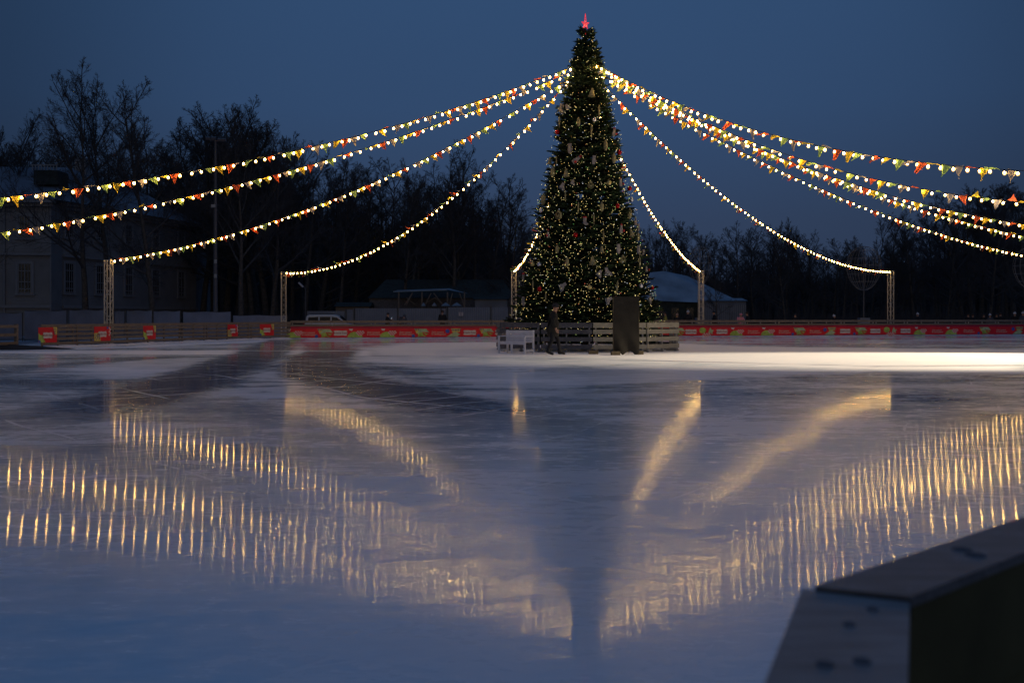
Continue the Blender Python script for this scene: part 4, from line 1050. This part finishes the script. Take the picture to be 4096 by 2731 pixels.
SKY=[(-200,560),(0,540),(150,560),(300,500),(450,470),(600,480),(700,520),(760,500),(900,440),(980,430),(1080,480),(1180,560),(1300,640),(1400,650),(1500,660),(1600,710),(1750,720),(1820,660),(1900,690),(1960,720),(2010,770),(2060,860),(2150,930),(2400,930),(2600,900),(2700,890),(2780,950),(2900,970),(2960,940),(3020,910),(3130,900),(3200,950),(3320,975),(3420,940),(3480,880),(3600,900),(3680,930),(3780,850),(3880,790),(3960,750),(4096,740),(4300,700)]
def sky(x):
    for (a,ya),(c,yc) in zip(SKY[:-1],SKY[1:]):
        if a<=x<=c: return ya+(yc-ya)*(x-a)/(c-a)
    return 800
rw=random.Random(77)
x=-150
while x<4250:
    if not(150<x<780) or rw.random()<.35:
        side_='left' if x<2300 else 'right'
        d=rw.uniform(98,118) if x<2100 else rw.uniform(106,135)
        if x<900: d=rw.uniform(112,128)
        put_tree(rw.choice([0,1,2,3,4]),x,d,sky(x)+rw.uniform(-60,30),'bare tree of the dark wood on the %s of the spruce'%side_,'bare trees of the dark wood on the %s'%side_,rw.uniform(0,6.3),rw.uniform(1.0,1.4))
    x+=rw.uniform(30,62)
x=-150
while x<4250:
    side_='left' if x<2300 else 'right'; d=rw.uniform(135,165)
    put_tree(rw.choice([0,1,2,3,4]),x,d,sky(x)+rw.uniform(-10,110),'bare tree of the dark wood on the %s of the spruce'%side_,'bare trees of the dark wood on the %s'%side_,rw.uniform(0,6.3),rw.uniform(1.1,1.5))
    x+=rw.uniform(45,85)
# far-off wood closing the view: thousands of thin stems
b=MB(); rw=random.Random(5)
for row,(d0,dens) in enumerate(((172,7),(184,7),(200,6),(220,6))):
    x=-300
    while x<4400:
        d=d0+rw.uniform(-5,5); topy=max(sky(x)+rw.uniform(120,300)+(0 if x<2200 else -10),740); topy=min(topy,1120)
        p=at(x,topy,d); w=rw.uniform(.18,.5); X0=p.x; base=Vector((X0+rw.uniform(-.8,.8),d,-.4))
        b.poly([base-Vector((w,0,0)),base+Vector((w,0,0)),base.lerp(p,.6)+Vector((w*.7,0,0)),p,base.lerp(p,.6)-Vector((w*.7,0,0))])
        for q in range(3):
            c=base.lerp(p,rw.uniform(.35,.9)); s=rw.choice([-1,1]); l=rw.uniform(1,2.6)
            b.poly([c-Z*.15,c+Z*.15,c+Vector((s*l,0,l*rw.uniform(.6,1.3)))])
        x+=dens*rw.uniform(.6,1.4)
o=b.build('distant_wood',farw); struct(o,'stuff')
# low shrubs along the foot of the wood
b=MB()
for i in range(2600):
    px=rw.uniform(-200,4300); d=rw.uniform(97,112); p=Vector((gx(px,d),d,-.4)); h=rw.uniform(1.0,3.4)
    if px<820 and d<108: continue
    for q in range(3):
        e=p+Vector((rw.uniform(-.9,.9),rw.uniform(-.5,.5),h*rw.uniform(.6,1))); b.tube(p,e,.035,.01,3,False); m_=p.lerp(e,.5); b.tube(m_,m_+Vector((rw.uniform(-.6,.6),0,rw.uniform(.2,.9))),.02,.008,3,False)
o=b.build('undergrowth',twig); struct(o,'stuff')
# ---------------------------------------------------------------- pale two-storey house on the left
H=thing('house','pale two storey timber sided house with tall windows behind the left trees','house',(0,0,0))
def wallq(a,c,z0,z1,name,m,par=H,th=.3,rows=True):
    a=Vector((a[0],a[1],0)); c=Vector((c[0],c[1],0)); d=(c-a); Lw=d.length; ang=math.atan2(d.y,d.x); M=rotz(ang); mid=(a+c)/2; n=M@Vector((0,-1,0))
    b=MB(); b.box(mid-n*th/2+Z*((z0+z1)/2),(Lw,th,z1-z0),M)
    if rows:
        z=z0+.2
        while z<z1-.1:
            b.box(mid+n*.012+Z*z,(Lw,.03,.2),M); z+=.27
    return b.build(name,m,par),M,n
d1=88
wa=(gx(-420,87),87); wb=(gx(205,88.5),88.5); wc=(gx(205,88.5)+.05,90.6); wd=(gx(783,113),113)
o,M1,n1_=wallq(wa,wb,-.6,11.4,'wall',housew); wallq((wb[0],wb[1]),(wb[0]+.02,90.6),-.6,11.4,'wall',housew); o,M2,n2_=wallq(wc,wd,-.6,11.2,'wall',housew)
wallq(wd,(wd[0]-2,wd[1]+12),-.6,11.2,'wall',housew)
def hit(a,c,px):
    k=(px-2048)/F; dx,dy=c[0]-a[0],c[1]-a[1]; s=(k*a[1]-a[0])/(dx-k*dy); return Vector((a[0]+dx*s,a[1]+dy*s,0))
def window(a,c,px,z0,z1,w,M,n):
    p=hit(a,c,px)+Z*((z0+z1)/2); h=z1-z0
    b=MB()
    for s in(-1,1): b.box(p+n*.07+M@Vector((s*(w/2+.1),0,0)),(.2,.10,h+.4),M)
    b.box(p+n*.07+Z*(h/2+.12),(w,.10,.24),M); f=b.build('window',trim,H)
    b=MB(); b.box(p+n*.07-Z*(h/2+.13),(w+.6,.24,.13),M); b.build('sill',trim,f)
    b=MB(); b.box(p+n*.035,(w,.02,h),M); b.build('pane',glass,f)
    b=MB()
    for s in(-.5,0,.5): b.box(p+n*.06+M@Vector((s*w*.98*(1 if s==0 else .93),0,0)),(.09,.05,h),M)
    for zz in(.25,-.12,-.36,.49,-.49): b.box(p+n*.063+Z*(zz*h),(w,.05,.075),M)
    for s in(-.25,.25): b.box(p+n*.058+M@Vector((s*w,0,0)),(.05,.05,h),M)
    b.build('sash',glassw,f)
for px in(-130,100): window(wa,wb,px,3.4,6.0,1.15,M1,n1_); window(wa,wb,px,8.3,10.2,1.0,M1,n1_)
for px in(275,399,513,622,724): window(wc,wd,px,3.5,6.2,1.25,M2,n2_); window(wc,wd,px,8.6,10.5,1.1,M2,n2_)
for a,c,M,n in((wa,wb,M1,n1_),(wc,wd,M2,n2_)):
    mid=(Vector((*a,0))+Vector((*c,0)))/2; Lw=(Vector(c)-Vector(a)).length
    b=MB(); b.box(mid+n*.14+Z*6.85,(Lw+.1,.28,.22),M); b.box(mid+n*.10+Z*2.2,(Lw+.1,.2,.25),M); b.build('string_course',trim,H)
    b=MB(); b.box(mid+n*.36+Z*11.5,(Lw+.8,.75,.28),M); b.box(mid+n*.2+Z*11.2,(Lw+.3,.4,.28),M); b.build('cornice',trim,H)
for px,hh in((205,11.1),(20,11.1)):
    q=hit(wa,wb,px); b=MB(); b.tube((q.x,q.y-.12,.0),(q.x,q.y-.12,hh),.07,n=6); b.build('downpipe',trim,H)
b=MB(); ez=11.66
e0=(wa[0]-1,wa[1]-.7,ez); e1_=(wb[0]+.6,wb[1]-.7,ez); e2=(wd[0]+.9,wd[1]-.6,ez); e3=(wd[0]-1.5,wd[1]+13,ez); e4=(wa[0]-1,wa[1]+26,ez)
r0=(wa[0]+2,wa[1]+10,15.9); r1=(wb[0]-2.5,wb[1]+9,15.9); r2=(wd[0]-6,wd[1]+2,15.2)
b.poly([e0,e1_,r1,r0]); b.poly([e1_,e2,r2,r1]); b.poly([e2,e3,r2]); b.poly([e3,e4,r0,r1,r2]); b.poly([e4,e0,r0]); RF=b.build('roof',roofm,H)
for px,w_,zc in((205,2.2,14.0),):
    p=at(px,0,92); b=MB(); b.box((p.x,92,zc),(w_,2.2,1.3)); b.build('dormer',roofb,RF)
    b=MB()
    for q in range(9): b.box((p.x-w_/2+q*w_/8,90.7,zc+.85),(.07,.07,.4))
    b.box((p.x,90.7,zc+1.1),(w_+.2,.1,.08)); b.build('balustrade',trim,RF)
b=MB(); b.box((gx(330,101),101,16),(1.1,1.1,2.6)); b.build('chimney',housew,RF)
# ---------------------------------------------------------------- hoarding panels in front of the house
prev=None
HP=[(-60,90,1253),(95,268,1243),(275,420,1241),(455,500,1245),(505,610,1243),(612,722,1245),(730,925,1248),(930,1150,1262)]
HL=['leftmost white cloth hoarding panel cut by the left edge','white cloth hoarding panel above the first red poster','dim cloth hoarding panel between tree trunk and truss tower','narrow cloth hoarding panel right of the truss tower','cloth hoarding panel left of the thick tree trunk','cloth hoarding panel right of the thick tree trunk','bright white cloth hoarding panel below the lamp mast','low dark cloth hoarding panel right of the lamp mast']
for (a,c,ty),lb in zip(HP,HL):
    d=66; t=thing('hoarding_panel',lb,'fence panel',(gx((a+c)/2,d),d,-.3),0,'cloth hoarding panels before the house'); w=(c-a)*d/F-.08; h=(HOR-ty)*d/F+EYE+.3
    b=MB(); 
    nn=8
    for i in range(nn+1):
        x=-w/2+w*i/nn
        for zz in(.15,h*.5,h-.03*math.sin(i*1.3)): b.v.append((x,.03*math.sin(i*2.1+zz),zz))
    for i in range(nn):
        for j in range(2): k=i*3+j; b.f.append((k,k+3,k+4,k+1)); b.m.append(0)
    b.build('cloth',hoard,t,True)
    b=MB()
    for s in(-1,1): b.tube((s*w/2,.08,0),(s*w/2,.08,h+.04),.025,n=5)
    b.tube((-w/2,.08,h),(w/2,.08,h),.02,n=5); b.build('frame',hoardf,t)
# ---------------------------------------------------------------- corrugated fence and sheds left of the spruce
def corrugated(a,c,ty,label,d=92,zb=-.4):
    w=(c-a)*d/F; h=(HOR-ty)*d/F+EYE-zb; t=thing('corrugated_fence',label,'fence',(gx((a+c)/2,d),d,zb),0); b=MB(); n=int(w/.1)
    for i in range(n):
        x0=-w/2+w*i/n; x1=-w/2+w*(i+1)/n; y0=.025*(i%2); y1=.025*((i+1)%2); b.quad((x0,y0,0),(x1,y1,0),(x1,y1,h),(x0,y0,h))
    b.build('sheet',sheet,t)
    for q in range(int(w/4)+1):
        b=MB(); b.box((-w/2+.1+q*4,-.04,h/2),(.08,.06,h+.06)); b.build('post',hoardf,t)
    return t
corrugated(1222,1378,1244,'lower grey corrugated fence stretch behind the white van')
g=corrugated(1380,1412,1238,'grey sheet metal gate left of the long corrugated fence'); g['category']='gate'; g.name='metal_gate'
corrugated(1414,1783,1233,'long grey corrugated fence stretch below the open shed roof')
t=corrugated(1786,2032,1229,'grey corrugated fence stretch with a small white notice'); 
b=MB(); b.box((gx(1844,91.8),91.8,(HOR-1256)*91.8/F+EYE),(.42,.02,.34)); nb=tag(b.build('notice',white),'small white notice on the grey corrugated fence','notice')
b=MB()
for q in range(3): b.box((gx(1844,91.8),91.78,(HOR-1251-q*4.5)*91.8/F+EYE),(.28-.05*q,.01,.035))
b.build('printed_lines',navyp,nb)
def block(name,label,cat,a,c,ty,by,d,dep,wm,rm,pitch=0,zb=-.4):
    t=thing(name,label,cat,(gx((a+c)/2,d),d,0)); w=(c-a)*d/F; z1=(HOR-ty)*d/F+EYE; ze=(HOR-by)*d/F+EYE
    b=MB(); b.box((0,dep/2,(ze+zb)/2),(w-.3,dep-.3,ze-zb)); b.build('wall',wm,t)
    b=MB(); 
    b.poly([(-w/2,0,ze),(w/2,0,ze),(w/2-pitch,dep/2,z1),(-w/2+pitch,dep/2,z1)]); b.poly([(w/2,dep,ze),(-w/2,dep,ze),(-w/2+pitch,dep/2,z1),(w/2-pitch,dep/2,z1)])
    b.poly([(w/2,0,ze),(w/2,dep,ze),(w/2-pitch,dep/2,z1)]); b.poly([(-w/2,dep,ze),(-w/2,0,ze),(-w/2+pitch,dep/2,z1)]); b.poly([(-w/2,0,ze-.05),(-w/2,dep,ze-.05),(w/2,dep,ze-.05),(w/2,0,ze-.05)])
    b.build('roof',rm,t); return t
block('barn','long low dark roofed barn behind the corrugated fence','barn',1470,2060,1112,1192,97,9,wooddark,roofb,1.2)
block('shed','small pale walled shed at the right end of the corrugated fence','shed',1893,2035,1188,1196,94.0,3,wallg,roofb)
block('shed','low brown shed just left of the open shed roof','shed',1335,1482,1208,1226,94.5,3,wood,roofb)
t=thing('open_shed','open timber shed frame with sloping pale edged roof','shed',(gx(1720,93.5),93.5,0))
zf=lambda y:(HOR-y)*93.5/F+EYE
xx=lambda px:gx(px,93.5)-gx(1720,93.5)
b=MB(); b.poly([(xx(1574),0,zf(1166)),(xx(1790),0,zf(1159)),(xx(1790),3,zf(1150)),(xx(1574),3,zf(1157))]); b.poly([(xx(1790),0,zf(1159)),(xx(1872),1.5,zf(1173)),(xx(1790),3,zf(1150))]); b.box((xx(1682),-.05,zf(1163)),((1790-1574)*93.5/F,.12,.10),Matrix.Rotation(-.032,3,'Y')); b.build('roof',snowroof,t)
for px in(1595,1688,1790,1858):
    b=MB(); b.box((xx(px),0,(zf(1168)+zf(1225))/2-1.0),(.13,.13,zf(1168)-zf(1225)+2.0)); b.build('post',wood,t)
b=MB()
for a,c in((1650,1618),(1650,1625),(1725,1700),(1735,1772),(1810,1798),(1838,1856)): b.tube((xx(a),-.02,zf(1172)),(xx(c),-.02,zf(1220)),.06,n=4)
for a,ya,c,yc in((1700,1215,1740,1190),(1740,1190,1770,1220),(1625,1190,1660,1218)): b.tube((xx(a),.1,zf(ya)),(xx(c),.1,zf(yc)),.045,n=4)
b.build('braces',wood,t)
for i,(px,w_,lb) in enumerate(((1694,18,'smallest pale cone shaped stall top, leftmost of four'),(1737,20,'second pale cone shaped stall top from the left'),(1783,38,'large pale cone shaped stall top, third from the left'),(1827,42,'widest pale cone shaped stall top, rightmost of four'))):
    d=93; r=w_/2*d/F; zt_=(HOR-1210)*d/F+EYE; t=thing('stall_canopy',lb,'canopy',(gx(px,d),d,-.4),R(45),'pale cone shaped stall tops behind the fence'); b=MB(); b.lathe((0,0,zt_+.4),[(r*1.35,-.32),(r*.7,-.14),(.01,0)],4); b.build('canopy_top',snowroof,t); b=MB(); b.tube((0,0,0),(0,0,zt_+.35),.04,n=5); b.build('pole',lampm,t)
# ---------------------------------------------------------------- houses right of the spruce
t=thing('frosted_roof_house','low house with big frosted blue grey roof right of the spruce','house',(0,0,0)); d=98
Pq=lambda px,py,dd=d:tuple(at(px,py,dd))
b=MB(); 
b.poly([Pq(2560,1200),Pq(2600,1090,103),Pq(2655,1084,103),Pq(2800,1210)]); b.poly([Pq(2800,1210),Pq(2655,1084,103),Pq(2750,1104,106),Pq(2935,1194,101),Pq(2930,1212,98)])
b.build('roof',snowroof,t)
for k in range(7):
    pass
b=MB(); m_=at(2680,0,98.2); b.box((gx(2690,98.5),98.5,(at(0,1206,98.5).z-.5)/2),((2800-2580)*98.5/F,.3,at(0,1206,98.5).z+.4)); b.build('wall',roofb,t)
for px in(2640,2700,2760):
    b=MB(); b.box((gx(px,98.25),98.25,1.5),(.7,.1,1.3)); b.build('window',glass,t)
block('annex','pale flat roofed annex with ribbed wall right of the frosted roof','annex',2800,2992,1191,1203,97,5,wallg,snowroof)
an=[o for o in SC.objects if o.name.startswith('annex')][0]
b=MB(); wA=(2992-2800)*97/F-.4
for i in range(22): b.box((-wA/2+wA*i/21,.14-.04,1.0),(.05,.05,2.9))
b.build('ribs',trim,an)
# ---------------------------------------------------------------- lamp mast, street lamp, wire egg frames
t=thing('lamp_mast','tall slim lamp mast with floodlights and boxes beside the leaning tree','lamp mast',(gx(862,72),72,-.3)); hm=(HOR-552)*72/F+EYE+.3
b=MB(); b.path([(0,0,0),(0,0,hm*.5),(0,0,hm)],[.16,.12,.07],8); b.build('pole',lampm,t)
b=MB(); b.tube((-.5,0,hm-.15),(.6,0,hm-.25),.035,n=5); b.build('crossarm',lampm,t)
for x in(-.5,-.1,.35,.62):
    b=MB(); b.box((x,-.1,hm-.05-.1*(x>0)),(.30,.25,.18),Matrix.Rotation(.4,3,'X')); b.build('floodlight',lampm,t)
for z_ in(5.6,4.55):
    b=MB(); b.box((.05,-.16,z_),(.16,.14,.28)); b.build('box',pinm,t)
b=MB(); b.box((-.12,-.1,9.6),(.3,.2,.22)); b.build('loudspeaker',pinm,t)
b=MB(); b.tube((-.16,-.02,.1),(-.10,-.02,hm*.9),.018,n=4); b.build('conduit',hoardf,t)
t=thing('street_lamp','small street lamp with tilted head above the white van','street lamp',(gx(1222,84),84,-.4)); hs=(HOR-1142)*84/F+EYE+.4
b=MB(); b.path([(0,0,0),(0,0,hs-.5),(-.05,0,hs-.2),(-.25,0,hs)],[.06,.045,.04,.03],6); b.build('pole',lampm,t)
b=MB(); b.box((-.38,0,hs+.06),(.55,.22,.12),Matrix.Rotation(.75,3,'Y')); b.build('lamp_head',hatw,t)
for px,d,ty,by,wpx,lb in((3455,76,985,1162,132,'wire egg shaped frame on a pole left of the far right tower'),(2800,82,985,1140,90,'faint wire egg frame behind the truss tower right of the spruce'),(2078,80,1075,1185,50,'faint narrow wire egg frame at the left edge of the spruce'),(4130,74,985,1160,140,'wire egg frame cut by the right edge of the photo')):
    t=thing('wire_egg_frame',lb,'light frame',(gx(px,d),d,.0),0,'wire egg frames around the rink'); zc=(HOR-(ty+by)/2)*d/F+EYE; hz=(by-ty)/2*d/F; rx=wpx/2*d/F
    b=MB()
    for q in range(7):
        a=math.pi*q/7; pts=[]
        for i in range(25):
            th=2*math.pi*i/24; pts.append((rx*math.sin(th)*math.cos(a)*(1+.12*math.cos(th)),rx*math.sin(th)*math.sin(a)*(1+.12*math.cos(th)),zc+hz*math.cos(th)))
        b.path(pts,.013,3)
    b.build('meridian_wires',wire,t)
    b=MB()
    for zz in(-.6,-.25,.12,.45,.8):
        rr2=rx*math.sqrt(1-zz*zz)*(1+.12*zz); b.path([(rr2*math.cos(R(a)),rr2*math.sin(R(a)),zc+hz*zz) for a in range(0,361,20)],.011,3)
    b.build('ring_wires',wire,t)
    b=MB(); b.tube((0,0,0),(0,0,zc+hz*.9),.05,.03,n=6); b.build('pole',lampm,t); b=MB(); b.box((0,0,.75),(.75,.6,.95)); b.build('base_box',wallg,t)
# ---------------------------------------------------------------- white van
t=thing('van','white estate van with roof rails parked behind the far barrier left of centre','van',(gx(1330,80),80,-.36),R(3)); W=1.75
prf=[(-2.15,.35),(-2.18,.95),(-2.05,1.15),(-1.95,1.72),(-1.7,1.83),(.1,1.84),(.55,1.72),(1.25,1.13),(2.0,.98),(2.2,.8),(2.22,.4),(1.95,.32),(-2.0,.32)]
b=MB(); b.prism(prf,(0,0,0),(1,0,0),Z,W); o=b.build('body',vanm,t); md=o.modifiers.new('b','BEVEL'); md.width=.05; md.segments=2
for nm,pts in(('window',[(-1.85,1.2),(-1.78,1.62),(-1.0,1.66),(-1.0,1.2)]),('window',[(-.9,1.2),(-.9,1.66),(-.05,1.66),(-.05,1.2)]),('window',[(.05,1.2),(.05,1.66),(.45,1.6),(1.05,1.18)])):
    for s in(-1,1): b=MB(); b.prism(pts,(0,s*(W/2+.004),0),(1,0,0),Z,.02); b.build(nm,glass,t)
b=MB(); b.quad((.62,-W/2+.1,1.70),(1.27,-W/2+.06,1.14),(1.27,W/2-.06,1.14),(.62,W/2-.1,1.70)); o=b.build('windscreen',glass,t); o.location=(.03,0,.04)
for s in(-1,1):
    b=MB(); b.tube((-1.7,s*.7,1.9),(.1,s*.7,1.9),.03,n=6); b.build('roof_rail',hoardf,t)
    for x in(-1.35,1.4):
        b=MB(); b.lathe((x,s*(W/2-.09),.31),[(.02,-.1),(.31,-.1),(.33,0),(.31,.1),(.2,.11),(.02,.11)],18,Matrix.Rotation(R(-90*s),3,'X')); w_=b.build('wheel',tyre,t)
        b=MB(); b.lathe((x,s*(W/2+.02),.31),[(.0,.0),(.19,.0),(.2,.012)],12,Matrix.Rotation(R(-90*s),3,'X')); b.build('rim',alu,w_)
    b=MB(); b.box((2.13,s*.62,.78),(.16,.3,.16)); b.build('headlight',hatw,t); b=MB(); b.box((.95,s*(W/2+.1),1.2),(.12,.18,.14)); b.build('mirror',vanm,t)
    b=MB(); b.box((-2.14,s*.78,1.1),(.06,.12,.4)); b.build('tail_light',orr,t)
# ---------------------------------------------------------------- sky, lights, camera
w=bpy.data.worlds.new('World'); SC.world=w; w.use_nodes=True; N=w.node_tree.nodes; Lk=w.node_tree.links; bg=N['Background']
tc=N.new('ShaderNodeTexCoord'); sx=N.new('ShaderNodeSeparateXYZ'); Lk.new(tc.outputs['Generated'],sx.inputs[0])
cr=N.new('ShaderNodeValToRGB'); Lk.new(sx.outputs[2],cr.inputs[0]); e=cr.color_ramp.elements
e[0].position=0.0; e[0].color=(.032,.049,.098,1); e[1].position=.09; e[1].color=(.033,.056,.114,1)
q=e.new(.20); q.color=(.033,.072,.160,1); q=e.new(.32); q.color=(.033,.078,.176,1); q=e.new(.6); q.color=(.040,.088,.20,1); q=e.new(1.0); q.color=(.046,.098,.215,1)
# lens vignette put into the sky colour: brighter straight ahead, darker to the sides
mr=N.new('ShaderNodeMapRange'); mr.inputs[1].default_value=.84; mr.inputs[2].default_value=1.0; mr.inputs[3].default_value=.52; mr.inputs[4].default_value=1.02; mr.interpolation_type='SMOOTHSTEP'
dp=N.new('ShaderNodeVectorMath'); dp.operation='DOT_PRODUCT'; Lk.new(tc.outputs['Generated'],dp.inputs[0]); dp.inputs[1].default_value=Vector((.05,.97,.24)).normalized(); Lk.new(dp.outputs['Value'],mr.inputs[0])
el=N.new('ShaderNodeMapRange'); el.inputs[1].default_value=.3; el.inputs[2].default_value=.7; Lk.new(sx.outputs[2],el.inputs[0])
mx=N.new('ShaderNodeMath'); mx.operation='MAXIMUM'; Lk.new(mr.outputs[0],mx.inputs[0]); Lk.new(el.outputs[0],mx.inputs[1])
nz_=N.new('ShaderNodeTexNoise'); nz_.inputs['Scale'].default_value=3; nz_.inputs['Detail'].default_value=4; Lk.new(tc.outputs['Generated'],nz_.inputs[0])
n2=N.new('ShaderNodeMapRange'); n2.inputs[3].default_value=.94; n2.inputs[4].default_value=1.06; Lk.new(nz_.outputs[0],n2.inputs[0])
mm=N.new('ShaderNodeMath'); mm.operation='MULTIPLY'; Lk.new(mx.outputs[0],mm.inputs[0]); Lk.new(n2.outputs[0],mm.inputs[1])
sc_=N.new('ShaderNodeVectorMath'); sc_.operation='SCALE'; Lk.new(cr.outputs[0],sc_.inputs[0]); Lk.new(mm.outputs[0],sc_.inputs['Scale']); Lk.new(sc_.outputs[0],bg.inputs[0]); bg.inputs[1].default_value=.92
def light(name,typ,loc,rot_to,energy,col,**k):
    l=bpy.data.lights.new(name,typ); l.energy=energy; l.color=col
    for a,v in k.items(): setattr(l,a,v)
    o=bpy.data.objects.new(name,l); COL.objects.link(o); o.location=loc; dv=Vector(rot_to)-Vector(loc); o.rotation_euler=dv.to_track_quat('-Z','Y').to_euler(); return o
# weak warm fill added behind the camera for unseen rink floodlights (very soft)
light('camera_side_fill','SUN',(0,-20,12),(4,40,-4),.10,(1,.86,.64),angle=R(40))
# floodlight beside the rink on the right throwing the lit strip over the ice
light('rink_floodlight','SPOT',(36,31.5,12),(17.5,31.6,0),85000,(1,.80,.55),spot_size=R(33),spot_blend=.45,shadow_soft_size=.25)
cam=bpy.data.cameras.new('camera'); co=bpy.data.objects.new('camera',cam); COL.objects.link(co); co.location=(0,0,EYE); co.rotation_euler=(R(90),0,0)
cam.sensor_width=36; cam.lens=36*F/4096; cam.shift_y=-(1365.5-HOR)/4096; cam.clip_start=.05; cam.clip_end=6000
cam.dof.use_dof=True; cam.dof.focus_distance=42; cam.dof.aperture_fstop=5.0
SC.camera=co
SC.view_settings.view_transform='Standard'; SC.view_settings.look='None'; SC.view_settings.exposure=0; SC.view_settings.gamma=1
SC.cycles.use_denoising=True; SC.cycles.use_adaptive_sampling=False; SC.cycles.max_bounces=6; SC.cycles.diffuse_bounces=2; SC.cycles.glossy_bounces=3; SC.cycles.transparent_max_bounces=4
SC.cycles.sample_clamp_indirect=6; SC.cycles.caustics_reflective=False; SC.cycles.caustics_refractive=False
# drop prototypes never placed
for k,o in enumerate(PRO):
    if k not in used:
        for c in list(o.children): bpy.data.objects.remove(c)
        bpy.data.objects.remove(o)
